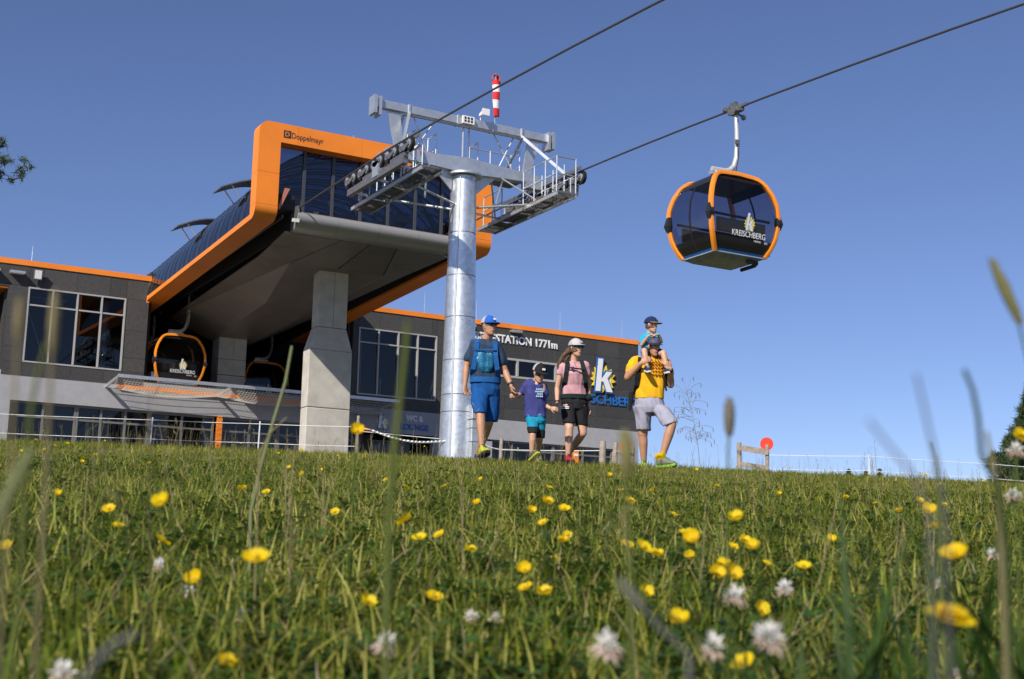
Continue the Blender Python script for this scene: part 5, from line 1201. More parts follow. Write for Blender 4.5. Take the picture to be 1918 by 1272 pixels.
# spring gate
sg_ = thing('spring_gate', 'sprung fence gate with orange handle between stake and steel tower', 'gate', wp+V((0, 0, .98)))
e = V((TX-.5, TY-.2, 3.98))-sg_.location; a0 = V((.1, -.05, .0)); pts = []
for k in range(420):
    q = k/419; c = a0.lerp(e, .12+.88*q); c.z -= .16*math.sin(q*PI); pts.append(c+V((.028*math.cos(k*1.5), 0, .028*math.sin(k*1.5))))
MB().tube(pts, .006, 4).build('spring', ZINC, sg_); MB().tube([a0, a0.lerp(e, .04), a0.lerp(e, .11)], [.02, .035, .018], 10).build('handle', mat('orange_plastic', (.8, .2, .02), .4), sg_, True)
# right-hand fence and gate frame
R1, R2, R3 = [at(px, py, D) for px, py, D in ((1628, 900, 44), (1860, 912, 44), (2050, 922, 44))]
for p, lab in ((R1, 'white plastic fence post on the open crest at the right'), (R2, 'white plastic fence post near the dark tree at the right'), (R3, 'white plastic fence post beyond the right edge')):
    p.z = gz(p); t = thing('fence_post', lab, 'fence post', p, 0, 'white electric-fence posts')
    MB().tube([(0, 0, -.1), (.03, 0, 1.02)], [.024, .02], 8).build('shaft', TAPE, t, True); MB().tube([(.03, 0, 1.01), (.03, 0, 1.05)], [.03, .018], 8).build('insulator', TAPE, t, True)
g1, g2 = at(1385, 888, 45), at(1437, 890, 45); g1.z, g2.z = gz(g1), gz(g2)
gt = thing('gate_frame', 'small weathered wooden rail frame standing on the crest', 'fence', g1)
d = g2-g1
MB().tube([(0, 0, -.2), (0, 0, 1.24)], [.085, .08], 9).build('post', WOOD, gt, True); MB().tube([d+V((0, 0, -.2)), d+V((.02, 0, 1.22))], [.07, .065], 9).build('post', WOOD, gt, True)
MB().bar(V((0, -.08, 1.06)), d+V((0, -.08, .94)), .04, .19).build('rail', WOOD, gt); MB().bar(V((0, -.08, .50)), d+V((0, -.08, .40)), .04, .16).build('rail', WOOD, gt)
rd = thing('red_disc', 'round red sign disc on the rail frame', 'sign', g2+V((0, 0, 1.24)))
rx = V((CA, -SA, 0)); MB().disc((0, 0, 0), (SA, CA, 0), .225, .02, 32).build('disc', RED, rd, True); MB().bar((0, .03, -.3), (0, .03, .05), .03).build('batten', WOOD, rd)
rd2 = thing('red_disc', 'round red sign disc half hidden behind the yellow man\'s post', 'sign', at(1172, 838, 29)); MB().disc((0, 0, 0), (SA, CA, 0), .13, .02, 28).build('disc', mat('orange_red_paint', (.75, .09, .02), .5), rd2, True); MB().bar((0, .03, -.75), (0, .03, .05), .03).build('batten', WOOD, rd2)
tape('upper white fence tape running right from the rail frame', [g2+V((0, 0, .86)), R1+V((.03, 0, 1.0)), R2+V((.03, 0, 1.0)), R3+V((.03, 0, 1.0))], .011)
tape('lower white fence tape running right from the rail frame', [g2+V((0, 0, .38)), R1+V((.03, 0, .52)), R2+V((.03, 0, .52)), R3+V((.03, 0, .52))], .011)
tape('white fence tape crossing behind the walkers\' legs', [wp+V((0, 0, .9)) , V((TX+.5, TY-.5, 4.0)), rp+V((0, 0, .36)), RP[0]+V((0, 0, .42))], .010)

# ------------------------------------------------------------------ trees
NEEDLE = mat('pine_needles', (0.045, 0.075, 0.022), .7, noise_scale=1.5, noise_amt=.35); BARK = mat('pine_bark', (0.10, 0.07, 0.05), .9, noise_scale=6, noise_amt=.3, bump=.6, bump_scale=12)
def pine(label, loc, H, rad, seed, levels, clump, z0=.12, droop=-.1, dens=1.0, group=None, prof=None):
    rnd = random.Random(seed); t = thing('pine_tree', label, 'tree', loc, 0, group)
    MB().tube([(0, 0, -.3), (.03*H*.1, 0, H*.5), (0, 0, H)], [H*.022, H*.014, .01], 10).build('trunk', BARK, t, True)
    lv, lf = [], []; br = MB()
    def tuft(c, r, n):
        for _ in range(n):
            d = V((rnd.gauss(0, 1), rnd.gauss(0, 1), rnd.gauss(0.35, .8))).normalized(); l = r*rnd.uniform(.6, 1.2)
            s_ = d.cross(V((rnd.random(), rnd.random(), rnd.random()))).normalized()*l*.075
            o = len(lv); b0 = c+V((rnd.gauss(0, r*.25), rnd.gauss(0, r*.25), rnd.gauss(0, r*.2)))
            lv.extend((b0-s_, b0+s_, b0+d*l)); lf.append((o, o+1, o+2))
    for i in range(levels):
        q = i/(levels-1); z = H*(z0+(1-z0)*q**.95); R = rad*(prof(q) if prof else (1-q)**.75+.04)
        nb = rnd.randint(6, 9)
        for k in range(nb):
            a = 2*PI*(k+rnd.random()*.7)/nb+i*1.1; L = R*rnd.uniform(.7, 1.12); u = V((math.cos(a), math.sin(a), 0))
            p0, p1 = V((0, 0, z)), V((0, 0, z))+u*L*.55+V((0, 0, droop*L*.4)); p2 = V((0, 0, z))+u*L+V((0, 0, droop*L*.2+L*.10))
            br.tube([p0, p1, p2], [.03+.012*L, .02+.006*L, .008], 5)
            nt_ = max(3, int(L/clump*2.2*dens))
            for j in range(nt_):
                f = (j+.6)/nt_; c = p0.lerp(p1, f*2) if f < .5 else p1.lerp(p2, f*2-1)
                tuft(c+V((rnd.gauss(0, .10*L), rnd.gauss(0, .10*L), rnd.gauss(.02, .05*L))), clump, int(30*dens+8))
            tuft(p2, clump, int(40*dens))
    br.build('branches', BARK, t, recalc=False)
    b = MB(); b.v = lv; b.f = lf; tag(b.build('crown', NEEDLE, t, recalc=False), kind='stuff'); return t
pT = at(1958, 905, 62); pT.z = gz(pT)-1.2
pine('dense dark stone pine at the right edge of the meadow', pT, 7.2, 2.5, 4, 26, .34, .04, -.05, 1.6, prof=lambda q: (.55+.45*math.sin(PI*min(1, q*1.5+.12)))*(1-q**3*.85))
pL = at(-335, 400, 30); pL.z = gz(pL)
pine('tall pine just outside the left edge with branch tips reaching in', pL, 11.5, 3.5, 9, 16, .16, .52, .12, 1.1)
for i, (px, D, h) in enumerate(((1590, 120, 3.2), (1648, 130, 3.8), (1622, 150, 3.0))):
    p = at(px, 893, D); pine('tiny far conifer top on the crest, %s' % ('left of three', 'right of three', 'middle of three')[i], p-V((0, 0, h*.85)), h, .8, 20+i, 9, .22, .1, -.1, .8, 'far conifer tops on the crest')

# ------------------------------------------------------------------ meadow flowers and stalks
rnd = random.Random(11)
def leaf_mat(name, c, c2, tr=.35, sc=3.0):
    m = bpy.data.materials.new(name); m.use_nodes = True; t = m.node_tree; bs = t.nodes['Principled BSDF']; out = t.nodes['Material Output']
    ge = t.nodes.new('ShaderNodeNewGeometry'); n = t.nodes.new('ShaderNodeTexNoise'); n.inputs['Scale'].default_value = sc; n.inputs['Detail'].default_value = 4
    t.links.new(ge.outputs['Position'], n.inputs['Vector'])
    oi = t.nodes.new('ShaderNodeObjectInfo'); ad = t.nodes.new('ShaderNodeMath'); ad.operation = 'ADD'; sb = t.nodes.new('ShaderNodeMath'); sb.operation = 'MULTIPLY_ADD'; sb.inputs[1].default_value = .55; sb.inputs[2].default_value = -.28
    t.links.new(oi.outputs['Random'], sb.inputs[0]); t.links.new(sb.outputs[0], ad.inputs[0]); t.links.new(n.outputs['Fac'], ad.inputs[1])
    mr = t.nodes.new('ShaderNodeMapRange'); mr.inputs['From Min'].default_value = .25; mr.inputs['From Max'].default_value = .75; t.links.new(ad.outputs[0], mr.inputs['Value'])
    mx = t.nodes.new('ShaderNodeMix'); mx.data_type = 'RGBA'; mx.inputs['A'].default_value = (*c, 1); mx.inputs['B'].default_value = (*c2, 1)
    t.links.new(mr.outputs[0], mx.inputs['Factor']); t.links.new(mx.outputs['Result'], bs.inputs['Base Color']); bs.inputs['Roughness'].default_value = .5; bs.inputs['Specular IOR Level'].default_value = .22
    tl = t.nodes.new('ShaderNodeBsdfTranslucent'); t.links.new(mx.outputs['Result'], tl.inputs['Color'])
    ms = t.nodes.new('ShaderNodeMixShader'); ms.inputs[0].default_value = tr; t.links.new(bs.outputs[0], ms.inputs[1]); t.links.new(tl.outputs[0], ms.inputs[2]); t.links.new(ms.outputs[0], out.inputs['Surface'])
    return m
STEM = leaf_mat('flower_stem_green', (0.06, 0.10, 0.02), (0.10, 0.15, 0.03)); PETAL = leaf_mat('buttercup_yellow', (0.90, 0.62, 0.008), (0.92, 0.70, 0.012), .5)
CLOVER = leaf_mat('clover_white', (0.80, 0.77, 0.70), (0.84, 0.82, 0.78), .3); CLOVER_P = leaf_mat('clover_base_pink', (0.55, 0.40, 0.32), (0.62, 0.48, 0.40), .3)
STRAW = leaf_mat('dry_straw', (0.30, 0.25, 0.12), (0.24, 0.20, 0.11), .25); HEADM = leaf_mat('timothy_head', (0.17, 0.19, 0.06), (0.22, 0.20, 0.08), .2); HEADG = leaf_mat('grass_seed_grey', (0.16, 0.16, 0.12), (0.20, 0.17, 0.13), .2)
def petal_mesh(r, cup, n=5, wid=.62, seg=4):
    vs, fs = [], []
    for k in range(n):
        a = 2*PI*k/n; u = V((math.cos(a), math.sin(a), 0)); s_ = V((-math.sin(a), math.cos(a), 0)); o = len(vs)
        for i in range(seg+1):
            q = i/seg; w = r*wid*math.sin(PI*(.12+.80*q))**.8; z = cup*r*q**1.6
            c = u*r*(.08+.92*q)*(1-.25*cup*q)+V((0, 0, z)); vs += [c-s_*w, c+V((0, 0, -.06*r)), c+s_*w]
        for i in range(seg):
            b0 = o+3*i; fs += [(b0, b0+1, b0+4, b0+3), (b0+1, b0+2, b0+5, b0+4)]
    b = MB(); b.add(vs, fs); return b
def mesh_of(b, m):
    o = b.build('src', m, None, True, recalc=False); me = o.data; bpy.data.objects.remove(o); return me
ME_P = mesh_of(petal_mesh(1, .75), PETAL); ME_P2 = mesh_of(petal_mesh(1, .35), PETAL)
cb = MB(); cb.ball((0, 0, .16), .26, .26, .2, 10, 6); ME_C = mesh_of(cb, leaf_mat('flower_centre', (0.55, 0.38, 0.01), (0.42, 0.33, 0.02), .1))
def buttercup(p, r, label, tilt, group='yellow buttercups in the meadow'):
    g = gz(p); t = thing('buttercup', label, 'flower', (p.x, p.y, g), 0, group); top = V((0, 0, p.z-g))
    ax = V((tilt[0], tilt[1], 1)).normalized(); rot = ax.to_track_quat('Z', 'X').to_euler()
    bend = V((rnd.gauss(0, .03), rnd.gauss(0, .03), 0)); h = top.z
    if h > .02: MB().tube([(-ax.x*.25*h+bend.x, -ax.y*.25*h+bend.y, -.02), (-ax.x*.10*h+bend.x, -ax.y*.1*h+bend.y, h*.55), top], [.0016, .0013, .0011], 5).build('stem', STEM, t, True, recalc=False)
    for nm, me in (('petals', ME_P if rnd.random() < .6 else ME_P2), ('centre', ME_C)):
        o = bpy.data.objects.new(nm, me); COL.objects.link(o); o.parent = t; o.location = top; o.rotation_euler = rot; o.scale = (r, r, r)
FL = [(302,943,33),(204,954,22),(220,985,20),(303,1013,30),(11,1026,24),(479,1046,45),(364,1087,32),(758,975,28),(785,1008,26),(823,1002,20),(813,1119,30),(876,1188,23),(685,1202,31),(420,1244,40),(453,916,16),(499,922,14),(833,910,11),(759,957,12),(1379,972,28),(1286,997,25),(1297,1011,31),(1205,1025,30),(1374,1025,20),(1410,1025,26),(1738,957,26),(1753,990,26),(1722,939,14),(1768,947,12),(1787,1038,46),(1024,941,22),(1057,953,20),(1178,941,20),(1027,1001,12),(1063,1003,17),(994,1030,17),(1017,1042,19),(1041,1046,21),(1055,1046,15),(982,1068,26),(1175,1073,22),(1354,1060,26),(1342,1077,30),(1372,1076,30),(1505,1061,25),(1395,1100,21),(1020,1112,29),(1208,1109,26),(1261,1117,17),(1052,1142,20),(1434,1121,22),(1423,1143,30),(1270,1163,37),(983,1160,27),(1393,1243,42),(1588,1082,11),(1292,1043,20),(1162,1047,11),(1220,920,10),(1141,890,9),(1343,911,8),(1532,922,7),(1238,859,22),(668,808,25),(1914,822,34),(40,845,6),(280,868,7),(600,880,7),(540,905,8),(150,905,8),(720,985,10),(900,925,8),(560,1000,9),(1640,985,10),(1460,950,9),(890,1075,14),(620,1130,16),(1690,1120,14),(90,1130,16),(1560,1180,18),(1230,1230,24)]
ORD = 'first second third fourth fifth sixth seventh eighth ninth tenth eleventh twelfth thirteenth fourteenth fifteenth sixteenth seventeenth eighteenth nineteenth twentieth twenty-first twenty-second twenty-third twenty-fourth'.split()
for x, y, w in FL:
    D = min(.0235*2480/w, 15.0); p = at(x, y, D); h = p.z-gz(p)
    if h < .03: 
        p.z = gz(p)+.05+.05*rnd.random()
    s_ = .0148*(w*D/2480/.0235)
    side = 'large near' if w >= 28 else ('mid-sized' if w >= 16 else 'small far')
    third = 'left' if x < 640 else ('middle' if x < 1280 else 'right')
    if w >= 28: lab = 'large near yellow buttercup, %s from the left among the large ones' % ORD[sum(1 for q in FL if q[2] >= 28 and q[0] < x)]
    elif w >= 16: lab = 'mid-sized yellow buttercup, %s from the left of those in the %s third' % (ORD[sum(1 for q in FL if 16 <= q[2] < 28 and q[0] < x and ('left' if q[0] < 640 else ('middle' if q[0] < 1280 else 'right')) == third)], third)
    else: lab = '%s yellow buttercup in the %s third of the meadow' % (side, third)
    buttercup(p, s_, lab, (rnd.gauss(0, .35)-.55*SA, rnd.gauss(0, .35)-.65*CA), '%s buttercups' % side)
for i in range(60):
    s0 = rnd.uniform(5, 26); l0 = rnd.uniform(-.40, .40)*s0; x, y = world_xy(s0, l0); p = V((x, y, gz((x, y))+rnd.uniform(.12, .2)))
    buttercup(p, .012, 'small far yellow buttercup in the %s third of the meadow' % ('left' if l0/s0 < -.14 else ('middle' if l0/s0 < .14 else 'right')), (rnd.gauss(0, .4), rnd.gauss(0, .4)-.3), 'small far buttercups')
# hawkweed
hp_ = at(1779, 1157, .90); g = gz(hp_); t = thing('hawkweed_flower', 'big yellow many-rayed hawkweed bloom in the right foreground', 'flower', (hp_.x, hp_.y, g)); top = V((0, 0, hp_.z-g))
MB().tube([(.02, .03, 0), (.01, .01, top.z*.5), top], [.0022, .002, .0018], 6).build('stem', STEM, t, True)
for ring_, (n_, r_, c_) in enumerate(((21, .0175, .10), (17, .013, .45), (11, .008, .9))):
    b = petal_mesh(r_, c_, n_, .16, 3); b.v = [Matrix.Rotation(.35, 4, 'X') @ v+top+V((0, 0, .001*ring_)) for v in b.v]; b.build('ray_florets', PETAL, t, True, recalc=False)
b = MB(); b.loft([[top+V((r*math.cos(2*PI*k/10), r*math.sin(2*PI*k/10), z)) for k in range(10)] for r, z in ((.002, -.014), (.006, -.008), (.006, 0))]); b.build('calyx', STEM, t, True)
# white clover
def clover(px, py, w, label):
    D = max(.75, .023*2480/w); p = at(px, py, D); g = gz(p)
    if p.z < g+.03: p.z = g+.05
    t = thing('clover_flower', label, 'flower', (p.x, p.y, g), 0, 'white clover heads'); h = p.z-g
    MB().tube([(rnd.gauss(0, .015), rnd.gauss(0, .015), -.01), (0, 0, h*.6), (0, 0, h)], [.0014, .0012, .0012], 5).build('stem', STEM, t, True, recalc=False)
    up_, lo_ = MB(), MB()
    for k in range(46):
        f = (k+.5)/46; el_ = PI/2-f*PI*.78; a = k*2.399; d = V((math.cos(el_)*math.cos(a), math.cos(el_)*math.sin(a), math.sin(el_)))
        R = .0125*(w*D/2480/.023)*rnd.uniform(.62, 1.25); s_ = d.cross(V((0, 0, 1.01))); s_ = s_.normalized() if s_.length > .01 else V((1, 0, 0)); c = V((0, 0, h)); n2 = s_.cross(d)
        tip = c+d*R+V((0, 0, -.0015 if f > .6 else .0)); mid = c+d*R*.62
        (lo_ if f > .62 else up_).add([c+d*R*.2, mid-s_*R*.17, tip-s_*R*.05, tip+s_*R*.05, mid+s_*R*.17, mid+n2*R*.12], [(0, 1, 5), (1, 2, 5), (2, 3, 5), (3, 4, 5), (4, 0, 5)])
    up_.build('florets', CLOVER, t, recalc=False); lo_.build('lower_florets', CLOVER_P, t, recalc=False)
for x, y, w, lab in ((1440,1198,64,'round white clover head low at the right of centre'),(1335,1215,52,'white clover head left of the roundest one'),(1136,1213,58,'ragged white clover head at the bottom centre'),(1375,1120,44,'white clover head above the roundest one'),(721,1210,48,'white clover head beside a buttercup at the bottom left of centre'),(298,1059,26,'small clover head below the left buttercups'),(455,1155,30,'faded clover head in the left grass'),(345,1225,28,'small faded clover head at the bottom left'),(115,1263,52,'clover head cut by the bottom left edge'),(926,1230,30,'pale clover head at the bottom centre'),(880,1232,30,'pinkish clover head next to the pale one'),(1761,1095,25,'small white clover head left of the hawkweed'),(1859,1040,25,'white clover head at the right among dark stems'),(1804,1262,38,'clover head cut by the bottom edge under the hawkweed'),(1903,845,34,'white clover head high at the right edge'),(1898,930,30,'second white clover head down the right edge'),(1470,1105,34,'brownish clover head beside the white one')): clover(x, y, w, lab)
# tall stalks close to the lens
def stalk(label, pts, D, r, m, headr=0, headlen=0, hm=None, name='grass_stalk', kind=None):
    P = [at(x, y, D) for x, y in pts]; g = gz(P[-1]); base = V((P[-1].x, P[-1].y, g)); t = thing(name, label, 'grass stalk', base)
    L = [p-base for p in P]; 
    if P[-1].z > g: L.append(V((.01, .01, -.02)))
    n = len(L); MB().tube(L, [r*(.6+.4*i/(n-1)) for i in range(n)], 6).build('stem', m, t, True, recalc=False)
    if headr:
        d = (L[0]-L[1]).normalized(); b = MB(); a = L[0]; c = a-d*headlen; k_ = 10
        b.tube([c.lerp(a, i/k_) for i in range(k_+1)], [headr*math.sin(PI*(.08+.86*i/k_))**.5 for i in range(k_+1)], 8)
        for i in range(int(headlen/headr*14)):
            q = rnd.random(); ang = rnd.random()*2*PI; x_ = d.cross(V((0, 0, 1))); x_ = x_.normalized() if x_.length > .05 else V((1, 0, 0)); y_ = x_.cross(d); o_ = (x_*math.cos(ang)+y_*math.sin(ang)); p0 = c.lerp(a, q)+o_*headr*.8*math.sin(PI*(.08+.86*q))**.5
            b.add([p0-d*headr*.2, p0+d*headr*.3+o_*headr*.1, p0+o_*headr*.5+d*headr*.9], [(0, 1, 2)])
        b.build('seed_head', hm or m, t, True, recalc=False)
    return t, L
GREENST = leaf_mat('stalk_green', (0.13, 0.17, 0.04), (0.17, 0.19, 0.05)); PALEST = leaf_mat('stalk_pale', (0.30, 0.33, 0.17), (0.26, 0.28, 0.13)); DARKST = leaf_mat('stalk_dark', (0.045, 0.075, 0.02), (0.06, 0.085, 0.025)); GREYST = leaf_mat('stalk_grey', (0.14, 0.14, 0.14), (0.18, 0.17, 0.17))
stalk('pale knobbly stalk rising in front of the station left of the pillar', [(547, 648), (535, 715), (512, 790), (490, 870), (470, 960)], 2.4, .0042, PALEST)
stalk('soft green stalk crossing the entrance sign', [(764, 604), (757, 680), (748, 760), (738, 850), (728, 980)], .70, .0022, GREENST)
stalk('thin side twig beside the pale stalk', [(537, 782), (505, 812), (486, 850)], 2.0, .0016, STRAW)
stalk('straw stalk rising before the left office window', [(104, 545), (99, 640), (92, 760), (86, 900)], .62, .0012, STRAW, .0022, .03, STRAW)
stalk('second straw stalk at the far left window', [(38, 560), (30, 680), (22, 820), (18, 930)], .62, .0010, STRAW, .0020, .02, STRAW)
stalk('green blade left of the straw stalk', [(88, 640), (66, 720), (55, 790), (48, 900)], .65, .0014, GREENST)
stalk('broad blurred blade at the left edge', [(58, 845), (34, 890), (12, 935), (-20, 1000)], .50, .0032, PALEST)
stalk('timothy grass head standing against the sky right of the walkers', [(1366, 745), (1366, 790), (1364, 850), (1362, 1000)], 1.1, .0012, STEM, .0045, .032, HEADG)
stalk('green bud on a stem before the yellow man\'s feet', [(1171, 805), (1174, 850), (1176, 960), (1180, 1060)], .75, .0016, GREENST, .0040, .026, HEADM)
stalk('timothy grass head leaning at the top right', [(1857, 486), (1885, 548), (1908, 606), (1936, 720), (1960, 900)], .85, .0010, STEM, .0036, .046, HEADM)
stalk('dark bending stalk at the right', [(1806, 692), (1822, 730), (1832, 780), (1838, 850), (1868, 910), (1885, 1030)], .70, .0018, DARKST)
stalk('greyish blurred stalk left of the dark one', [(1716, 700), (1730, 760), (1748, 840), (1768, 930)], .52, .0009, GREYST)
stalk('faint grey stalk leaning over the far fence', [(1626, 786), (1665, 835), (1700, 875), (1740, 960)], .48, .0008, GREYST)
stalk('short brown twig right of the dark stalk', [(1848, 808), (1856, 850), (1866, 900), (1874, 1000)], .8, .0018, STRAW)
stalk('yellow-green stem by the far fence tape', [(1742, 828), (1752, 862), (1757, 900), (1760, 1000)], 1.4, .0022, GREENST)
stalk('pinkish diagonal stalk in the lower middle', [(1158, 1085), (1195, 1130), (1240, 1180), (1290, 1225)], .6, .0015, GREYST, .0026, .02, HEADG)
stalk('grey diagonal blade at the bottom left', [(258, 1186), (215, 1205), (175, 1245), (150, 1290)], .48, .0019, GREYST)
stalk('green stem with yellow bloom before the concrete pillar', [(668, 812), (664, 860), (656, 960), (650, 1060)], .062*2480/25*.4, .0014, STEM)
def blade(vs, fs, rn, base, h, lean, width, curve=1.0, seg=4):
    a = rn.random()*2*PI; u = V((math.cos(a), math.sin(a), 0)); w = V((-u.y, u.x, 0)); o = len(vs)
    tw = rn.gauss(0, .5)
    for i in range(seg):
        q = i/seg; c = base+u*lean*h*q**1.7*curve+V((0, 0, h*(q-.25*lean*lean*q*q))); ww = (w*math.cos(tw*q)+u*math.sin(tw*q))*width*(1-q**2.2)*.5
        vs += [c-ww, c+ww]
    vs.append(base+u*lean*h*curve+V((0, 0, h*(1-.25*lean*lean))))
    for i in range(seg-1): fs.append((o+2*i, o+2*i+1, o+2*i+3, o+2*i+2))
    fs.append((o+2*seg-2, o+2*seg-1, o+2*seg))
# broad dark blades low at the right and a leafy patch at the left
def clump(label, px, py, D, n, h0, h1, w, m, spread, seed):
    rn = random.Random(seed); p = at(px, py, D); p.z = gz(p); t = thing('grass_clump', label, 'grass', p); vs, fs = [], []
    for _ in range(n): blade(vs, fs, rn, V((rn.gauss(0, spread), rn.gauss(0, spread), -.01)), rn.uniform(h0, h1), abs(rn.gauss(.35, .3)), w*rn.uniform(.6, 1.3), 1.0, 6)
    b = MB(); b.v = vs; b.f = fs; tag(b.build('blades', m, t, True, recalc=False), kind='stuff')
# oat-like panicle
t, L = stalk('feathery oat grass panicle right of the yellow man', [(1285, 730), (1298, 780), (1308, 840), (1314, 900)], 7.5, .0018, STRAW)
b = MB()
for i in range(46):
    q = rnd.random()**.8; p0 = L[0].lerp(L[2], q*.95); side = V((CA, -SA, 0))*rnd.gauss(0, 1)+V((0, 0, rnd.uniform(-.2, .6))); e_ = p0+side.normalized()*rnd.uniform(.03, .11); b.tube([p0, p0.lerp(e_, .6)+V((0, 0, .012)), e_], .0008, 4)
    b.tube([e_, e_+V((0, 0, -.012)), e_+V((.003, 0, -.028))], [.0006, .0026, .0006], 5)
tag(b.build('panicle', HEADG, t, recalc=False), kind='stuff')

GR = [leaf_mat('grass_green', (0.10, 0.15, 0.010), (0.23, 0.26, 0.03), .4, .9), leaf_mat('grass_yellow_green', (0.27, 0.28, 0.03), (0.50, 0.45, 0.12), .4, .9), STRAW, leaf_mat('clover_leaf', (0.035, 0.085, 0.014), (0.06, 0.12, 0.02), .3, 1.2)]
def tuft_mesh(name, seed, n, rad, h0, h1, w, parts, straw=.08, seeds=0, leaves=0):
    rn = random.Random(seed); groups = [[[], []] for _ in GR]
    for _ in range(n):
        r = rad*math.sqrt(rn.random()); a = rn.random()*2*PI; gi = 2 if rn.random() < straw else (1 if rn.random() < .5 else 0)
        blade(groups[gi][0], groups[gi][1], rn, V((r*math.cos(a), r*math.sin(a), -.015)), rn.uniform(h0, h1), abs(rn.gauss(.95, .6)), w*rn.uniform(.6, 1.5))
    for _ in range(seeds):
        r = rad*rn.random(); a = rn.random()*2*PI; b0 = V((r*math.cos(a), r*math.sin(a), 0)); hh = h1*rn.uniform(1.0, 1.6); ln = V((rn.gauss(0, .12), rn.gauss(0, .12), 1))*hh
        m_ = MB(); m_.tube([b0, b0+ln*.5, b0+ln], [.0009, .0008, .0006], 3, cap=False)
        for k in range(9):
            q = .72+.28*k/9; p0 = b0+ln*q; d_ = V((rn.gauss(0, 1), rn.gauss(0, 1), .8)).normalized()*.012; m_.add([p0, p0+d_+V((.0015, 0, 0)), p0+d_*1.6], [(0, 1, 2)])
        o = len(groups[2][0]); groups[2][0].extend(m_.v); groups[2][1].extend([tuple(i+o for i in f) for f in m_.f])
    for _ in range(leaves):
        r = rad*math.sqrt(rn.random()); a = rn.random()*2*PI; c = V((r*math.cos(a), r*math.sin(a), rn.uniform(h0*.5, h0*1.1)))
        for k in range(3):
            b_ = a+k*2.09; u = V((math.cos(b_), math.sin(b_), rn.uniform(.0, .35))); s_ = V((-math.sin(b_), math.cos(b_), 0)); z = rn.uniform(.008, .014); o = len(groups[3][0])
            groups[3][0].extend([c, c+u*z*.6-s_*z*.55, c+u*z*1.25-s_*z*.3, c+u*z*1.25+s_*z*.3, c+u*z*.6+s_*z*.55]); groups[3][1].append((o, o+1, o+2, o+3, o+4))
    vs, fs, mi = [], [], []
    for gi, (v_, f_) in enumerate(groups):
        o = len(vs); vs += [tuple(v) for v in v_]; fs += [tuple(i+o for i in f) for f in f_]; mi += [gi]*len(f_)
    me = bpy.data.meshes.new(name); me.from_pydata(vs, [], fs)
    for m in GR: me.materials.append(m)
    me.polygons.foreach_set('material_index', mi); me.update(); return bpy.data.objects.new(name, me)
BROAD = leaf_mat('broad_blade_dark', (0.03, 0.065, 0.01), (0.06, 0.10, 0.018), .3)
clump('dark clump of broad grass blades at the lower right corner', 1865, 1200, .95, 150, .18, .36, .010, BROAD, .075, 1)
clump('second dark clump of broad blades left of the hawkweed', 1690, 1250, 1.1, 80, .12, .24, .008, BROAD, .07, 2)
clump('leafy clump of mid green blades at the lower left', 120, 1180, 1.3, 50, .10, .22, .005, GR[0], .07, 3)
clump('low leafy clump of green blades at the bottom centre', 1000, 1262, 1.1, 40, .05, .12, .006, GR[3], .07, 4)
TUFTS = bpy.data.collections.new('grass_tufts')      # not linked to the scene: only the grass object draws from it
specs = [(1, 32, .07, .035, .10, .0034, .04, 0, 14), (2, 26, .08, .05, .135, .0032, .07, 0, 4), (3, 22, .07, .03, .085, .0038, .06, 0, 34), (4, 26, .08, .04, .115, .0030, .14, 0, 0), (5, 34, .09, .03, .085, .0036, .05, 0, 16),
         (6, 46, .22, .045, .105, .0065, .06, 0, 0), (7, 46, .24, .05, .12, .0060, .10, 0, 0), (8, 40, .22, .04, .09, .0070, .04, 0, 0),
         (9, 3, .03, .08, .16, .0030, .3, 1, 0), (10, 2, .03, .10, .19, .0028, .5, 2, 0)]
for i, (sd, n, rad, h0, h1, w, st, se, le) in enumerate(specs): TUFTS.objects.link(tuft_mesh('tuft_%02d' % i, sd, n, rad, h0, h1, w, None, st, se, le))
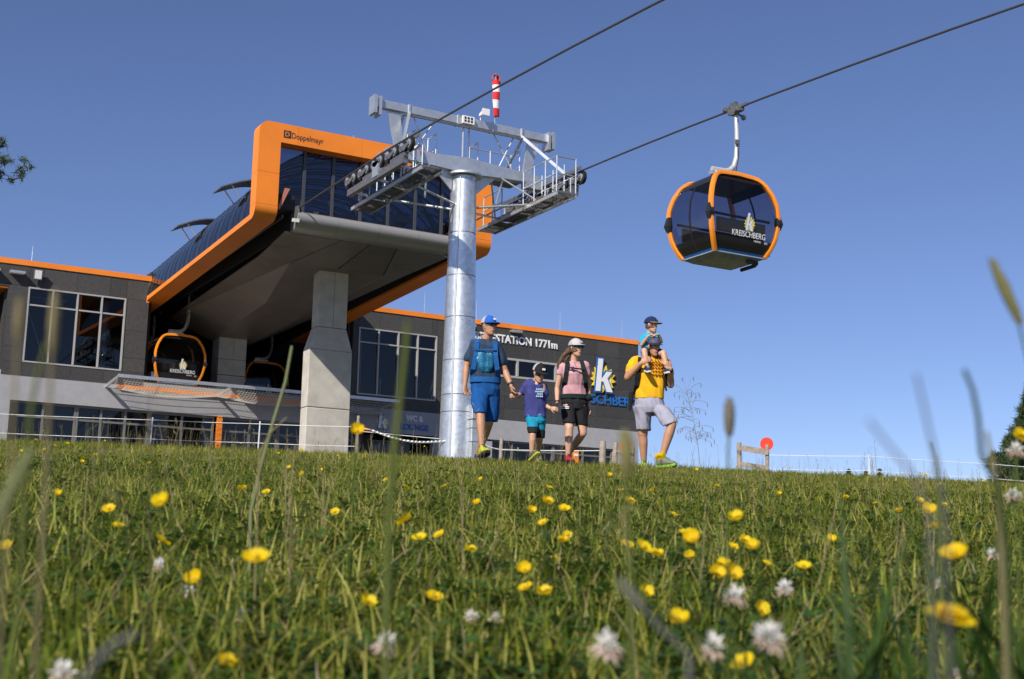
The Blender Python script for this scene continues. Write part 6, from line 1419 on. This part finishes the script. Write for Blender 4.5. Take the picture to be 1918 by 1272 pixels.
def scatter():
    rn = random.Random(5); P, Rr, S, I = [], [], [], []
    def zone(s0, s1, dens, idx, sc0, sc1, half=.50):
        area = half*(s1*s1-s0*s0); n = int(area*dens)
        for _ in range(n):
            s = math.sqrt(rn.uniform(s0*s0, s1*s1)); l = rn.uniform(-half, half)*s; x, y = world_xy(s, l)
            nz = noise.noise(V((x*.55, y*.55, 3)))
            if rn.random() < -.25+.0*nz: continue
            P.append((x, y, ground_z(x, y)-.006)); Rr.append((rn.gauss(0, .12), rn.gauss(0, .12), rn.random()*6.283)); k = rn.uniform(sc0, sc1)*(1+.35*nz); S.append((k, k, k*rn.uniform(.85, 1.15))); I.append(rn.choice(idx))
    zone(.55, 2.5, 420, (0, 1, 2, 3, 4), .9, 1.35, .60); zone(2.5, 6, 240, (0, 1, 2, 3, 4), .85, 1.25); zone(6, 13, 115, (0, 1, 2, 3, 4), .9, 1.3); zone(13, 24, 36, (5, 6, 7), .75, 1.0); zone(24, 52, 11, (5, 6, 7), .8, 1.1, .47)
    zone(1.2, 5, 4, (8, 9), .8, 1.2, .55); zone(5, 16, 2, (8, 9), .8, 1.3); zone(16, 50, .8, (8, 9), 1.0, 1.9, .47)
    me = bpy.data.meshes.new('grass'); me.from_pydata(P, [], [])
    for nm, ty, dat in (('rot', 'FLOAT_VECTOR', Rr), ('scl', 'FLOAT_VECTOR', S)):
        at_ = me.attributes.new(nm, ty, 'POINT'); at_.data.foreach_set('vector', [c for v in dat for c in v])
    at_ = me.attributes.new('idx', 'INT', 'POINT'); at_.data.foreach_set('value', I)
    ob = bpy.data.objects.new('grass', me); COL.objects.link(ob); tag(ob, 'green meadow grass with clover leaves and dry seed stalks', 'grass', None, 'stuff')
    ng = bpy.data.node_groups.new('grass_scatter', 'GeometryNodeTree'); ng.interface.new_socket('Geometry', in_out='INPUT', socket_type='NodeSocketGeometry'); ng.interface.new_socket('Geometry', in_out='OUTPUT', socket_type='NodeSocketGeometry')
    N = ng.nodes; gi, go = N.new('NodeGroupInput'), N.new('NodeGroupOutput'); ci = N.new('GeometryNodeCollectionInfo'); ci.inputs['Collection'].default_value = TUFTS; ci.inputs['Separate Children'].default_value = True; ci.inputs['Reset Children'].default_value = True
    ip = N.new('GeometryNodeInstanceOnPoints'); ip.inputs['Pick Instance'].default_value = True
    def attr(nm, ty): a = N.new('GeometryNodeInputNamedAttribute'); a.data_type = ty; a.inputs['Name'].default_value = nm; return a
    ar, as_, ai = attr('rot', 'FLOAT_VECTOR'), attr('scl', 'FLOAT_VECTOR'), attr('idx', 'INT')
    lk = ng.links.new; lk(gi.outputs[0], ip.inputs['Points']); lk(ci.outputs[0], ip.inputs['Instance']); lk(ar.outputs['Attribute'], ip.inputs['Rotation']); lk(as_.outputs['Attribute'], ip.inputs['Scale']); lk(ai.outputs['Attribute'], ip.inputs['Instance Index']); lk(ip.outputs[0], go.inputs[0])
    ob.modifiers.new('scatter', 'NODES').node_group = ng
    print('grass points', len(P))
scatter()
